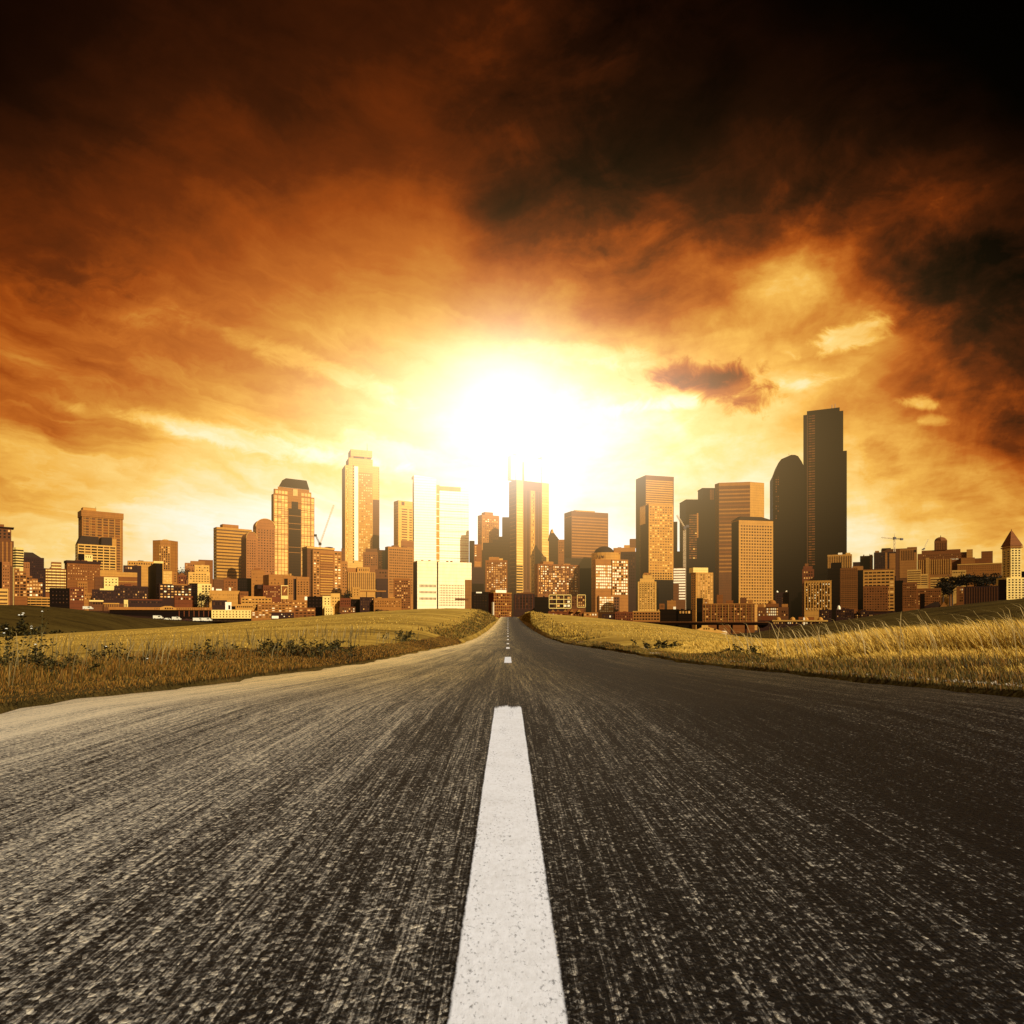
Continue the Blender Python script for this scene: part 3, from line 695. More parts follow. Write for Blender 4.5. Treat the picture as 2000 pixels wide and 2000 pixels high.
# ---- far left
b = B('apartment_tower', 'slim brown ribbed tower cut off by the frame beside white balconies', -26, -26, 27, 1054, 800, 'brown')
b.block('upper_storeys', -26, 22, 1027, 1054, 2, 18, 'brown'); b.block('penthouse', -10, 8, 1022, 1027, 6, 8, 'rust'); b.cornice(1027.5, 1.5, .3, 'darkbrick')
b.strips(-24, 26, 1056, 1104, 6, .34, 'tan'); b.win(-22, 22, 1031, 1050, 5, 3, .5, .6, W_OLD, 2); b.win(-24, 26, 1058, 1102, 6, 9, .42, .5, W_DK); b.done()
b = B('apartment_building', 'narrow white balcony block beside the ribbed brown tower', 28, 31, 46, 1069, 760, 'white')
b.bands(28, 46, 1072, 1108, 7, .5, 'gd', wrap=True, name='balcony'); b.done()
b = B('office_building', 'dark brown block with a sloping roof behind the narrow white balcony block', 46, 46, 86, 1088, 840, 'darkbrick')
xa, xb = b.lx(47,0), b.lx(81,0); b.part('roof', MB().prism([(xa,b.zt),(xb,b.zt),(b.lx(64,0),b.z(1078)),(xa,b.z(1078))], 3, 20), 'roofdark'); b.win(50, 84, 1091, 1112, 9, 5, .5, .5, W_DK); b.done()
b = B('house_block', 'small pinkish block squeezed under the dark sloping roof', 46, 46, 58, 1098, 740, 'pink'); b.win(47, 57, 1100, 1110, 3, 3, .5, .5); b.units(1, 2); b.done()
b = B('office_building', 'dark reddish block with rows of windows behind the stepped white grid building', 60, 60, 90, 1110, 720, 'darkbrick'); b.win(62, 88, 1112, 1150, 8, 9, .6, .45, W_DK); b.cornice(); b.done()
b = B('apartment_building', 'stepped terraced building with a white frame grid in front of the slim ribbed tower', 28, 28, 38, 1110, 640, 'rust')
for i, (pa, pb, pt) in enumerate([(38,51,1115),(51,63,1124),(63,74,1129),(74,83,1136)]): b.block('terrace_step', pa, pb, pt, None, 0, 16, 'rust')
for (pa, pb, pt) in [(28,38,1111),(38,51,1116),(51,63,1125),(63,74,1130),(74,83,1137)]:
    b.face('frame', pa-.4, pa+1.1, pt, 1166, 'tan', 0, .45, .5); n = int((1166-pt)/6.1); b.win(pa+1.2, pb, pt+1, 1165, 2, n, .8, .52, W_REFL)
    for k in range(n+1): b.face('frame', pa+1.1, pb-.4, 1165-(k)*((1164-pt)/n)-.7, 1165-k*((1164-pt)/n)+.7, 'tan', 0, .4, .45)
b.done()
b = B('office_building', 'plain tan block with paired windows, flush with the frame edge part of the terraced building', 4, 4, 19, 1097, 645, 'pink'); b.win(5, 18, 1102, 1160, 3, 9, .45, .45, W_OLD); b.units(1,3); b.done()
b = B('office_building', 'black windowless slab at the picture edge below the slim ribbed tower', -30, -30, 4, 1096, 650, 'dark'); b.units(1,2); b.done()
b = B('warehouse', 'low pale building with ribbon windows at the picture edge above the hill', -30, -30, 16, 1149, 560, 'cream'); b.bands(-28, 14.5, 1152, 1182, 4, .4, 'gm'); b.done()
b = B('office_building', 'orange block with bright white spandrels and a raised middle', 89, 89, 129, 1110, 660, 'rust')
b.block('raised_storeys', 100, 120, 1097, 1110, 0, 18, 'rust')
b.bands(89.5, 128.5, 1111, 1157, 8, .42, 'white', name='spandrel'); b.bands(100.5, 119.5, 1099, 1110.5, 2, .42, 'white', name='spandrel'); b.strips(89, 129.5, 1110, 1160, 5, .1, 'rust', 0, 'pier', .3)
b.win(90, 128, 1111+2.9, 1157+2.9, 10, 8, .7, .3, W_DK); b.units(2, 3); b.done()
b = B('parking_garage', 'low open parking garage with three pale decks standing right on the hill crest', 54, 54, 97, 1166, 520, 'dark')
for k in range(4): b.face('deck', 54, 97, 1166+k*5.3, 1168.6+k*5.3, 'sand', 0, .4, 8)
b.strips(54, 97.5, 1166, 1188, 4, .05, 'sand', 0, 'column', .5); b.done()
b = B('office_tower', 'big brown slab tower with a heavy blank parapet and columns of dark windows', 153, 160, 240, 996, 900, 'tan', rot=R(42))
b.part('parapet', MB().box(-.8, b.w+.8, -.8, b.d+.8, b.z(1008), b.z(996)+.1), 'tan'); b.block('penthouse', 162, 188, 990, 996, 8, 14, 'sand'); b.mast(187, 987)
b.win(162, 236, 1009, 1046, 6, 7, .82, .52, (('gm',7),('rust',2))); b.win(227, 237, 1047, 1112, 1, 12, .8, .5, (('gm',1),)); b.strips(160, 240.5, 1008, 1113, 7, .08, 'gold', 0, 'pier', .3); b.done()
b = B('office_tower', 'white framed office block with a dark slanted roof before the big brown slab tower', 147, 152, 227, 1062, 820, 'cream', rot=R(42))
xs_ = [b.lx(q,0) for q in (152,193,219,227)]
b.part('roof', MB().prism([(xs_[0],b.zt),(xs_[1],b.zt),(xs_[1],b.z(1046)),(xs_[0]+b.px(6),b.z(1045.5))], .5, b.d-.5), 'roofdark')
b.part('roof', MB().prism([(xs_[1]+b.px(4),b.zt-.2),(xs_[2],b.zt-.2),(xs_[2],b.z(1045)),(xs_[1]+b.px(5),b.z(1046))], .6, b.d-.6), 'roofdark')
b.block('stair_tower', 219, 227, 1048, 1062, .8, 12, 'sand')
b.win(153, 226, 1063.5, 1113, 6, 9, .84, .56, (('gd',5),('gm',2))); b.winL(1063, 1113, 2, 9, .7, .5, W_DK); b.done()
b = B('house_block', 'tiny cream rooftop house with three windows before the white framed office block', 165, 165, 181, 1083, 760, 'white', base=1100); b.win(166, 179, 1085, 1090, 3, 1, .4, .6, W_DK); b.block('side_wall', 152.5, 165, 1082, 1100, .5, 10, 'dark'); b.done()
b = B('hotel', 'wide brown masonry building with a dark cornice and many small pale windows', 126, 131, 196, 1094, 720, 'rust', rot=R(44))
b.cornice(1097, 5, .6, 'darkbrick'); b.win(132, 194, 1101, 1133, 13, 6, .3, .4, (('gl',4),('gm',6))); b.winL(1101, 1133, 3, 6, .3, .4, W_DK); b.units(2, 2); b.done()
b = B('warehouse', 'flat topped pale hall with a brown lower wall beside the wide brown masonry building', 185, 185, 268, 1125, 690, 'rust')
b.block('upper_storey', 197, 228, 1112, 1125, .4, 22, 'sand'); b.block('upper_storey', 228, 268, 1116, 1125, .6, 22, 'sand'); b.face('ledge', 185, 268, 1133.5, 1135.5, 'sand'); b.units(1, 2); b.done()
b = B('house_block', 'small bright cream house with two rows of windows below the pale hall', 203, 203, 231, 1127, 640, 'white'); b.win(204, 230, 1129, 1145, 4, 3, .38, .42, W_OLD); b.done()
b = B('house_block', 'plain windowless brown block beside the small bright cream house', 185, 185, 203, 1126, 645, 'brown'); b.done()
b = B('apartment_building', 'orange brick block with a cream side wing and pale loggias among low houses', 136, 136, 164, 1147, 600, 'brick')
b.block('side_wing', 151, 171, 1135, None, 1, 14, 'tan'); b.block('side_wing', 164, 179, 1157, None, -.6, 12, 'tan'); b.win(137, 163, 1149, 1174, 6, 4, .6, .42, W_REFL); b.win(153, 170, 1138, 1154, 4, 3, .4, .5, W_OLD, 1); b.win(165, 178, 1159, 1172, 3, 2, .4, .45, W_OLD, -.6); b.units(1,3); b.done()
b = B('warehouse', 'large black windowless block behind the parking garage', 97, 97, 136, 1148, 560, 'dark'); b.win(100, 134, 1152, 1180, 5, 4, .3, .3, (('darkbrick',3),('gm',1))); b.done()
b = B('apartment_building', 'dark red house with a bright white parapet line on its roof', 180, 180, 224, 1151, 590, 'darkbrick'); b.face('parapet', 195, 222, 1149, 1152.2, 'white', 0, .3, .6); b.win(182, 222, 1155, 1172, 9, 4, .5, .5, (('gd',5),('gm',4),('gl',1))); b.done()
b = B('warehouse', 'long cream rooftop building seen under the octagonal tower', 249, 249, 300, 1095, 780, 'sand'); b.win(251, 298, 1097, 1103, 10, 1, .5, .5, W_OLD); b.units(2, 2); b.done()
b = B('office_building', 'dark brown office with a bright window row before the long cream rooftop building', 241, 241, 276, 1104, 730, 'darkbrick'); b.win(244, 268, 1106, 1112, 5, 1, .6, .6, W_REFL); b.units(1, 3); b.done()
b = B('office_tower', 'pitch black slab with a thin bright cap standing before the octagonal tower', 269, 305, 319, 1097, 680, 'dark', rot=R(33))
b.face('cap', 300, 319, 1096, 1100, 'white', 0, .3, .8); b.face('corner_pier', 317.4, 319, 1100, 1140, 'sand'); b.units(1, 3, 'dark'); b.done()
b = B('office_tower', 'eight sided reddish tower with pale corner piers and a small round roof drum', 303, 303, 343, 1057, 800, 'rust', rot=R(27))
r_ = b.px(24); cxo, cyo = b.w/2, b.d/2
b.part('shaft', MB().prismz([(cxo+r_*math.cos(R(22.5+45*k)), cyo+r_*math.sin(R(22.5+45*k))) for k in range(8)], 0, b.z(1055)), 'tan')
yo_ = cyo-r_*.925-.02
b.win(310, 332, 1066, 1112, 5, 10, .62, .62, (('gm',6),('gd',2),('gl',2)), yo_); b.strips(309, 334, 1064, 1112, 6, .2, 'gold', yo_, 'pier', .3); b.part('roof_drum', MB().dome(cxo, cyo, b.z(1055), b.px(8), b.px(4)), 'cream'); b.done()
b = B('apartment_building', 'pale apartment house with a grey side wall at the foot of the octagonal tower', 318, 318, 336, 1115, 700, 'cream', rot=R(20)); b.block('side_wing', 336, 346, 1116, None, 1, 12, 'tan'); b.win(319, 335, 1117, 1137, 3, 4, .7, .4, (('gl',4),('gg',3))); b.win(339, 345, 1119, 1137, 1, 4, .4, .4, W_DK, 1); b.done()
b = B('brick_building', 'dark red brick warehouse with rows of dim windows beside the pitch black slab', 223, 223, 289, 1144, 610, 'darkbrick'); b.win(225, 287, 1147, 1169, 13, 4, .5, .5, (('gd',5),('gm',4),('gl',1))); b.block('upper_storey', 243, 256, 1140, 1144, 3, 10, 'brick'); b.units(2, 2, 'darkbrick'); b.done()
b = B('brick_building', 'brick apartment house with big bright windows and a lower wing', 306, 311, 375, 1140, 600, 'darkbrick', rot=R(44)); b.win(312, 374, 1142, 1168, 9, 5, .6, .5, W_GLINT); b.winL(1142,1168,3,5,.5,.4,W_DK); b.block('side_wing', 341, 379, 1163, None, -1.5, 10, 'brick'); b.win(342, 378, 1165, 1172, 7, 1, .5, .5, W_REFL, -1.5); b.face('parapet', 337, 366, 1139, 1142, 'tan'); b.done()
b = B('warehouse', 'long low rust coloured shed with a row of tiny windows', 250, 250, 317, 1171, 560, 'darkbrick'); b.win(252, 316, 1173, 1179, 16, 1, .4, .5, W_OLD); b.face('parapet', 250, 317, 1170, 1172, 'brick'); b.done()
b = B('warehouse', 'low pale shed with a flat white roof above the dark quay', 174, 174, 202, 1173, 540, 'rust'); b.face('roof', 174, 202, 1172, 1175, 'white', 0, .6, 10); b.win(176, 201, 1176, 1181, 5, 1, .7, .7, W_DK); b.done()
b = B('warehouse', 'second low shed with orange posts, adjoining the flat white roof', 202, 202, 248, 1178.5, 540, 'rust'); b.face('roof', 202, 233, 1177.5, 1180, 'sand', 0, .6, 10); b.strips(203, 233, 1180, 1186, 7, .2, 'sand', 0, 'post'); b.block('stair_tower', 242, 250, 1171, None, 0, 4, 'white'); b.done()
# quay shed
b = B('pier_shed', 'long pier shed with a pale roof, little gable and dark open front', 214, 214, 414, 1190, 470, 'dark', depth=26)
b.face('roof', 212, 414, 1185.5, 1191, 'tan', 0, 1.2, 20); b.win(300, 412, 1187, 1190, 26, 1, .3, .6, W_OLD, -1.2)
xa, xb = b.lx(312,-1.4), b.lx(344,-1.4); b.part('gable', MB().prism([(xa,b.z(1191)),(xb,b.z(1191)),(xb,b.z(1187)),((xa+xb)/2+2,b.z(1183)),((xa+xb)/2-2,b.z(1183)),(xa,b.z(1186))], -1.5, -.9), 'sand'); b.win(321, 339, 1185.5, 1190, 4, 1, .6, .7, W_DK, -1.5)
b.strips(345, 412, 1192, 1204, 7, .16, 'brick', 0, 'column'); b.done()
# ---- left middle
b = B('row_house', 'red gabled house among the dark trees behind the pale apartment house', 347, 347, 364, 1124, 710, 'brick'); xa, xb = b.lx(347,0), b.lx(364,0); b.part('roof', MB().prism([(xa,b.zt),(xb,b.zt),((xa+xb)/2,b.z(1118))], 0, 12), 'rust'); b.win(348, 363, 1126, 1140, 3, 3, .5, .45, W_OLD); b.done()
b = B('row_house', 'stepped orange roofs climbing the slope behind the striped tower', 361, 361, 380, 1099, 860, 'pink'); b.block('upper_house', 372, 400, 1095, None, 2, 14, 'tan'); b.block('upper_house', 388, 416, 1092, None, 5, 14, 'rust'); b.win(362, 398, 1101, 1106, 8, 1, .5, .5, W_OLD); b.done()
b = B('apartment_building', 'broad cream apartment block with uneven roof and scattered windows', 368, 368, 410, 1117, 700, 'cream'); b.block('upper_storey', 380, 409, 1103, 1117, .3, 14, 'cream'); b.win(370, 409, 1119, 1137, 7, 4, .5, .38, W_OLD); b.win(382, 408, 1105, 1116, 5, 2, .4, .4, W_OLD, .3); b.units(3, 4, 'brown'); b.done()
b = B('office_building', 'black block between the broad cream apartment block and the small white house', 370, 370, 388, 1139, 640, 'dark'); b.win(372, 386, 1141, 1158, 3, 4, .4, .4, (('darkbrick',1),)); b.done()
b = B('house_block', 'small white house with square dark windows in a pale frame', 386, 386, 413, 1140, 600, 'white'); b.win(387, 412, 1142, 1158, 4, 3, .55, .6, (('gm',4),('gd',4))); b.block('side_wing', 386, 395, 1140, None, -.3, 8, 'white'); b.win(387, 394, 1158, 1172, 1, 3, .5, .5, W_OLD, -.3); b.done()
b = B('office_tower', 'cream and dark striped slab tower with a flat box on its roof', 417, 423, 492, 1029, 900, 'gold', rot=R(40))
b.bands(423, 492, 1031, 1132, 16, .40, 'gm', wrap=True); b.block('penthouse', 435, 466, 1022, 1029, 6, 12, 'tan'); b.block('podium', 417, 480, 1131, None, -4, 20, 'brown'); b.done()
def barrel(b, xa, xb, zs, h, mat, y0, y1, rim):
    pts = [(xa+(xb-xa)*(.5-.5*math.cos(math.pi*k/14)), zs+h*math.sin(math.pi*k/14)) for k in range(15)]
    b.part('barrel_roof', MB().prism(pts, y0, y1), mat)
    c, q = (xa+xb)/2, 1.06
    for k in range(14):
        (x0,z0),(x1,z1) = pts[k], pts[k+1]
    b.part('roof_rim', MB().prism([((x-c)*q+c, zs+(z-zs)*q) for x,z in pts]+[(x,z) for x,z in pts[::-1]], y0-.5, y0+.6), rim)
b = B('office_tower', 'pinkish tower with a barrel vaulted roof, the taller of the twin vaulted towers', 494, 500, 537, 1028, 850, 'pink', rot=R(36))
barrel(b, 0, b.w, b.zt, b.z(1012)-b.zt, 'pink', 0, b.d, 'cream'); b.win(503, 536, 1032, 1118, 6, 17, .42, .42, (('gd',3),('gm',6))); b.faceL('side_glazing', .2, .8, 1032, 1120, 'gm'); b.done()
b = B('office_tower', 'pinkish tower with a barrel vaulted roof, the lower of the twin vaulted towers', 471, 481, 502, 1051, 830, 'pink', rot=R(36))
barrel(b, 0, b.w, b.zt, b.z(1038)-b.zt, 'pink', 0, b.d, 'cream'); b.win(482, 500, 1053, 1128, 4, 15, .42, .42, (('gd',4),('gm',6))); b.done()
b = B('office_tower', 'gold glass tower with stepped shoulders, dark middle bay and a hipped dark roof', 530, 534, 614, 964, 930, 'tan', rot=R(35))
b.block('shoulder', 536, 608, 954, 964, 3, b.d-6, 'tan'); b.block('shoulder', 542.5, 604, 949, 954, 5, b.d-10, 'tan')
xa, xb, xc, xd = [b.lx(q, 7) for q in (544,603,554,594)]
b.part('hip_roof', MB().frust((xa,xb,6,b.d-6), (xc,xd,14,b.d-14), b.z(949,7), b.z(935,12)), 'roofdark')
for (pa, pb, nx) in ((535.5,542,1),(543,562,3),(588.5,606,3),(607.5,613.5,1)): b.win(pa, pb, 966, 1122, nx, 21, .84, .86, W_GOLD)
b.win(537.5, 562, 956, 963.5, 4, 1, .8, .8, W_GOLD, 3); b.win(588, 607, 956, 963.5, 3, 1, .8, .8, W_GOLD, 3)
for py in (978.5, 992, 1007, 1021, 1043, 1072): b.face('floor_line', 535, 614, py-.6, py+.6, 'rust', 0, .3, .4)
b.face('middle_bay', 563.5, 587.5, 990, 1124, 'brownglass', 0, .5, .6); b.face('middle_bay', 569.5, 582, 976, 990, 'brownglass', 0, .5, .6); b.face('bay_window', 572, 581, 951, 975, 'gl', 3, .8, 4); b.faceL('side_glazing', .1, .9, 970, 1120, 'brownglass')
for py in (1004, 1019.5, 1030.5, 1066.5, 1077): b.face('bay_line', 563.5, 587.5, py-.5, py+.5, 'tan', -.5, .12, .1)
b.done()
b = B('house_block', 'square brown building below the striped slab tower', 437, 437, 464, 1130, 660, 'rust'); b.win(439, 462, 1134, 1150, 4, 3, .4, .4, W_OLD); b.units(2, 3); b.done()
b = B('office_building', 'wide black block joining the square brown building to the plain cream tower', 464, 464, 493, 1129, 700, 'dark'); b.win(466, 490, 1132, 1150, 5, 4, .3, .3, (('darkbrick',1),)); b.done()
b = B('apartment_building', 'plain cream windowless tower end in front of the twin vaulted towers', 491, 491, 517, 1113, 690, 'tan'); b.block('lift_house', 496, 509, 1109.5, 1113, 3, 6, 'rust'); b.win(493, 515, 1118, 1150, 4, 5, .25, .35, (('gm',1),('gd',1)), 0, .6); b.done()
b = B('apartment_building', 'blank cream wall block with a dark side in front of the gold glass tower', 514, 525, 549, 1122, 680, 'tan', rot=R(38)); b.win(527, 547, 1128, 1142, 3, 2, .3, .4, (('gm',1),), 0, .4); b.units(2, 4, 'rust'); b.done()
b = B('apartment_building', 'cream apartment block with a recessed dark court and jagged rooftop', 553, 553, 573, 1124, 660, 'tan'); b.block('side_wing', 579, 604, 1126, None, 0, 16, 'tan'); b.block('court_wall', 573, 579, 1130, None, 5, 8, 'darkbrick'); b.win(563, 572, 1132, 1162, 2, 6, .4, .4, W_DK); b.win(580, 603, 1134, 1162, 4, 6, .45, .45, (('gd',3),('gm',5)))
b.face('inset', 555, 562, 1130, 1144, 'gd'); b.units(3, 4, 'sand'); b.done()
b = B('brick_building', 'brown brick building with scattered small windows beside the framed mural', 496, 514, 548, 1143, 620, 'brick', rot=R(40)); b.win(515, 547, 1145, 1166, 8, 5, .4, .5, (('gd',3),('gm',4),('gl',2))); b.block('upper_storey', 503, 517, 1142, 1150, 4, 8, 'darkbrick'); b.done()
b = B('billboard', 'tall framed wall mural with a slanting pale shape on a brown panel', 549, 549, 563, 1143, 600, 'white', base=1170, depth=1.2, cat='billboard', part='frame')
b.face('panel', 550.2, 562, 1144.5, 1163, 'rust', 0, .2, .3)
xa, xb = b.lx(554,-.3), b.lx(559.5,-.3); b.part('streak', MB().prism([(xa,b.z(1157)),(xa+b.px(1.6),b.z(1156.5)),(xb,b.z(1149)),(xb-b.px(.6),b.z(1148.4)),(xa+b.px(1),b.z(1153))], -.42, -.3), 'gl'); b.part('post', MB().box(b.px(2),b.px(3),.2,1,0,b.z(1170)).box(b.px(10),b.px(11),.2,1,0,b.z(1170)), 'dark'); b.done()
b = B('warehouse', 'long plain cream warehouse with two white drums on its roof', 409, 409, 468, 1153, 580, 'cream'); b.win(411, 466, 1159, 1170, 14, 2, .2, .25, W_OLD, 0, .4)
for q in (415.5, 449): b.part('roof_drum', MB().prismz([(b.lx(q,3)+b.px(2)*math.cos(k*.7), 3+b.px(2)*math.sin(k*.7)) for k in range(9)], b.zt, b.z(1147)), 'bright')
b.face('parapet', 422, 433, 1150, 1153, 'bright', 2, .1, 1); b.done()
b = B('house_block', 'small brown house attached to the end of the plain cream warehouse', 468, 468, 485, 1155, 585, 'rust'); b.win(469, 484, 1157, 1163, 4, 1, .4, .5, W_OLD); b.done()
b = B('brick_building', 'dark red hall with arched shade under the plain cream warehouse', 414, 414, 443, 1172, 550, 'darkbrick'); b.win(416, 442, 1175, 1183, 6, 1, .5, .7, (('gd',1),('gm',1))); b.done()
b = B('office_building', 'pale terraced office with four rows of ribbon windows', 471, 471, 531, 1167, 560, 'cream'); b.block('upper_storey', 476, 519, 1164.5, 1167, 3, 12, 'sand'); b.win(472, 530, 1168, 1190, 9, 4, .62, .4, (('gd',5),('gm',3),('gl',1))); b.done()
b = B('office_building', 'orange office with glinting ribbon windows joining the pale terraced office', 503, 503, 571, 1178, 545, 'tan'); b.win(504, 570, 1180, 1206, 10, 5, .7, .4, W_GLINT); b.block('upper_storey', 531, 571, 1175, 1178, 2, 10, 'rust'); b.win(532, 570, 1175.6, 1178, 8, 1, .5, .7, W_GLINT, 2); b.done()
b = B('warehouse', 'low cream shop with a white tower at its end, above the white quay house', 440, 440, 495, 1180, 530, 'sand'); b.block('end_tower', 440, 452, 1176, None, -.3, 6, 'bright'); b.face('doorway', 446, 450, 1182, 1190, 'gd', -.3); b.face('sign_band', 452, 460, 1184, 1190, 'dark'); b.win(462, 494, 1182, 1188, 8, 1, .6, .5, W_OLD); b.done()
b = B('hotel', 'white quay house with three rows of small square windows', 413, 413, 491, 1191, 480, 'white'); b.win(414, 490, 1192.5, 1207, 12, 3, .34, .48, (('gd',5),('gm',2))); b.face('base_course', 413, 491, 1208, 1216, 'dark', 0, .3, .4); b.done()
b = B('office_building', 'orange low block with bright panes at the shore beside the white quay house', 491, 491, 545, 1193, 490, 'tan'); b.win(492, 544, 1195, 1207, 8, 3, .66, .42, W_GLINT); b.done()
b = B('warehouse', 'dark brown store with a small white truck bay on the shore', 530, 530, 574, 1196, 470, 'darkbrick'); b.face('loading_bay', 531, 544, 1203, 1208, 'bright'); b.win(548, 572, 1198, 1206, 5, 2, .4, .4, W_REFL); b.done()
b = B('house_block', 'cream house with bright upper windows under the recessed dark court', 570, 570, 600, 1172, 560, 'sand'); b.block('chimney_block', 595, 600, 1165, 1172, 1, 4, 'bright'); b.win(571, 599, 1175, 1188, 6, 2, .55, .4, W_GLINT); b.done()
b = B('house_block', 'tan three storey house with long dark windows at the crest of the pale field', 574, 574, 616, 1187, 500, 'tan'); b.win(576, 615, 1189, 1206, 5, 3, .7, .42, (('gd',5),('gm',3),('gl',2))); b.done()
b = B('apartment_tower', 'apartment tower with glinting balconies in the middle and a flat pale cap', 597, 611, 667, 1073, 730, 'tan', rot=R(38))
b.block('rear_slab', 600, 653, 1068, None, 6, b.d-6, 'brown'); b.part('cap', MB().box(b.lx(600,6)-.4, b.lx(653,6)+.4, 5.5, b.d+.4, b.z(1067.5,6), b.z(1071,6)), 'cream'); b.part('helipad', MB().dome(b.lx(642,10),10,b.z(1067.5,6),b.px(10),b.px(2.5)), 'steel_dark')
b.win(612, 624, 1076, 1162, 2, 16, .62, .5, W_GLINT); b.win(653, 666, 1076, 1162, 2, 16, .62, .5, W_GLINT)
b.face('balcony_bay', 625.5, 651.5, 1080, 1163, 'rust', 0, .6, .7)
for k in range(16): b.face('balcony', 625.5, 650, 1083+k*5.05, 1085.3+k*5.05, s_ if (s_ := b.rs.choice(['gold','sand','tan'])) else 'tan', -.6, .5, .5)
b.winL(1076, 1160, 2, 16, .5, .4, W_DK); b.done()
b = B('office_building', 'black block with a flat roof in front of the glinting apartment tower', 600, 600, 631, 1165, 570, 'dark'); b.win(602, 629, 1168, 1200, 4, 5, .3, .3, (('darkbrick',1),)); b.units(1,2,'dark'); b.done()
b = B('house_block', 'white house with a raised corner and small dark windows on the field crest', 630, 630, 664, 1164, 545, 'white'); b.block('raised_corner', 646, 664, 1158.5, None, -.2, 9, 'cream'); b.win(632, 645, 1167, 1182, 2, 3, .35, .45, W_DK); b.win(648, 663, 1165, 1190, 3, 4, .35, .4, W_DK, -.2); b.block('front_wing', 634, 650, 1184, None, -5, 4.5, 'white'); b.win(635, 649, 1187, 1202, 3, 3, .35, .45, W_DK, -5); b.done()
# ---- centre left
b = B('office_tower', 'tall pale gold tower with layered crown fading into the glare', 674, 674, 728, 908, 1000, 'cream', rot=R(22))
b.block('upper_shaft', 681, 728, 893, 908, 2, b.d-4, 'cream'); b.block('crown', 685, 727, 876, 889, 3, b.d-8, 'cream'); b.block('crown_leg', 685, 690, 889, 893, 3, b.d-8, 'sand'); b.block('crown_leg', 711.5, 717, 889, 907, 2.2, 10, 'tan')
b.block('side_shaft', 727.5, 741, 972, None, 4, b.d-6, 'brown'); b.block('side_shaft', 727.8, 741, 906, 972, 9, b.d-12, 'cream')
b.win(689, 691.5, 906, 1100, 1, 34, .9, .5, W_DK); b.win(682, 688, 909, 1100, 2, 34, .5, .45, (('gg',1),('gl',1))); b.win(676, 680, 912, 1100, 2, 32, .5, .45, (('tan',1),('gg',1)))
b.face('white_strip', 692, 699.5, 909, 1094, 'bright', 0, .3, .4); b.face('glazed_bay', 700.5, 727.5, 920, 1096, 'sand', 0, .35, .4)
b.win(701, 727, 922, 1096, 6, 34, .6, .45, (('gold',4),('gl',3),('tan',1)), -.36); b.win(739, 740.6, 908, 970, 1, 12, .6, .5, (('gm',1),), 9); b.mast(717, 862, 876, .5); b.done()
b = B('office_tower', 'narrow cream tower with short dark window dashes leaning close to the white glare tower', 769, 778, 806, 977, 850, 'cream', rot=R(36))
b.win(784, 796, 991, 1066, 1, 15, .9, .42, (('brown',3),('gm',2))); b.win(799, 805, 991, 1066, 1, 15, .9, .42, (('brown',3),('gm',2))); b.winL(984, 1066, 3, 16, .5, .5, (('gl',3),('gg',1))); b.face('vent', 784, 790, 979, 986, 'gm'); b.face('lower_bay', 783, 808, 1055, 1068, 'rust'); b.done()
b = B('office_tower', 'taupe office block with a dense grid of punched dark windows', 752, 758, 808, 1067, 800, 'tan', rot=R(36)); b.win(760, 806, 1070, 1160, 13, 17, .55, .5, (('gd',6),('gm',1))); b.faceL('side_glazing', .1, .95, 1070, 1160, 'darkbrick'); b.units(2, 3); b.done()
b = B('apartment_building', 'brown setback building tucked before the foot of the tall pale gold tower', 709, 709, 738, 1078, 880, 'rust'); b.block('upper_storey', 714, 737, 1071, 1078, 2, 10, 'brown'); b.win(711, 737, 1082, 1105, 6, 5, .5, .45, W_OLD); b.done()
b = B('office_building', 'thin gold sliver of a building beside the punched window block', 738, 738, 752, 1074, 900, 'tan'); b.win(740, 748, 1078, 1110, 2, 7, .5, .5, W_OLD); b.block('side_wall', 747, 753, 1076, None, -1, 10, 'dark'); b.units(1, 3); b.done()
b = B('hotel', 'cream stepped masonry hotel with tall slender window columns', 678, 680, 733, 1117, 700, 'sand', rot=R(18)); b.block('tower_storeys', 698, 722, 1107, 1117, 2, 12, 'sand'); b.block('rear_wing', 678, 698, 1109, 1117, 6, 10, 'tan'); b.strips(681, 732, 1118, 1155, 13, .4, 'gm', 0, 'window_bay'); b.win(700, 721, 1109, 1116, 5, 1, .4, .6, W_OLD, 2); b.done()
b = B('apartment_building', 'slim tan side slab next to the glinting apartment tower', 667, 667, 679, 1096, 760, 'tan'); b.block('upper_shaft', 667, 674, 1071, None, 8, 8, 'brown'); b.win(668, 678, 1100, 1150, 2, 9, .4, .4, W_OLD); b.done()
b = B('office_building', 'dark brown bulky block between the stepped hotel and the punched window block', 733, 733, 758, 1112, 730, 'brown'); b.block('lower_wing', 735, 758, 1130, None, -6, 6, 'darkbrick'); b.win(740, 756, 1115, 1128, 3, 2, .5, .5, W_DK); b.done()
b = B('apartment_building', 'rust brick tower with pale window frames in front of the punched window block', 769, 769, 802, 1131, 640, 'rust'); b.block('attic', 769, 800, 1128.5, 1131, .3, 8, 'tan'); b.win(771, 801, 1133, 1188, 7, 12, .6, .45, (('gd',3),('gm',3),('gl',3))); b.done()
b = B('house_block', 'small white annex with two windows beside dark trees', 688, 688, 703, 1147, 640, 'cream'); b.win(690, 701, 1150, 1164, 2, 3, .3, .4, W_DK); b.done()
b = B('brick_building', 'dark brick building with tidy rows of small windows in the middle of the crest houses', 703, 703, 731, 1166, 560, 'darkbrick'); b.win(704, 730, 1168, 1192, 6, 5, .4, .5, (('gd',2),('gm',5),('gl',1))); b.done()
b = B('office_building', 'narrow black gap building beside the dark brick building', 684, 684, 704, 1170, 570, 'dark'); b.win(686, 702, 1173, 1190, 3, 3, .3, .3, (('darkbrick',1),)); b.done()
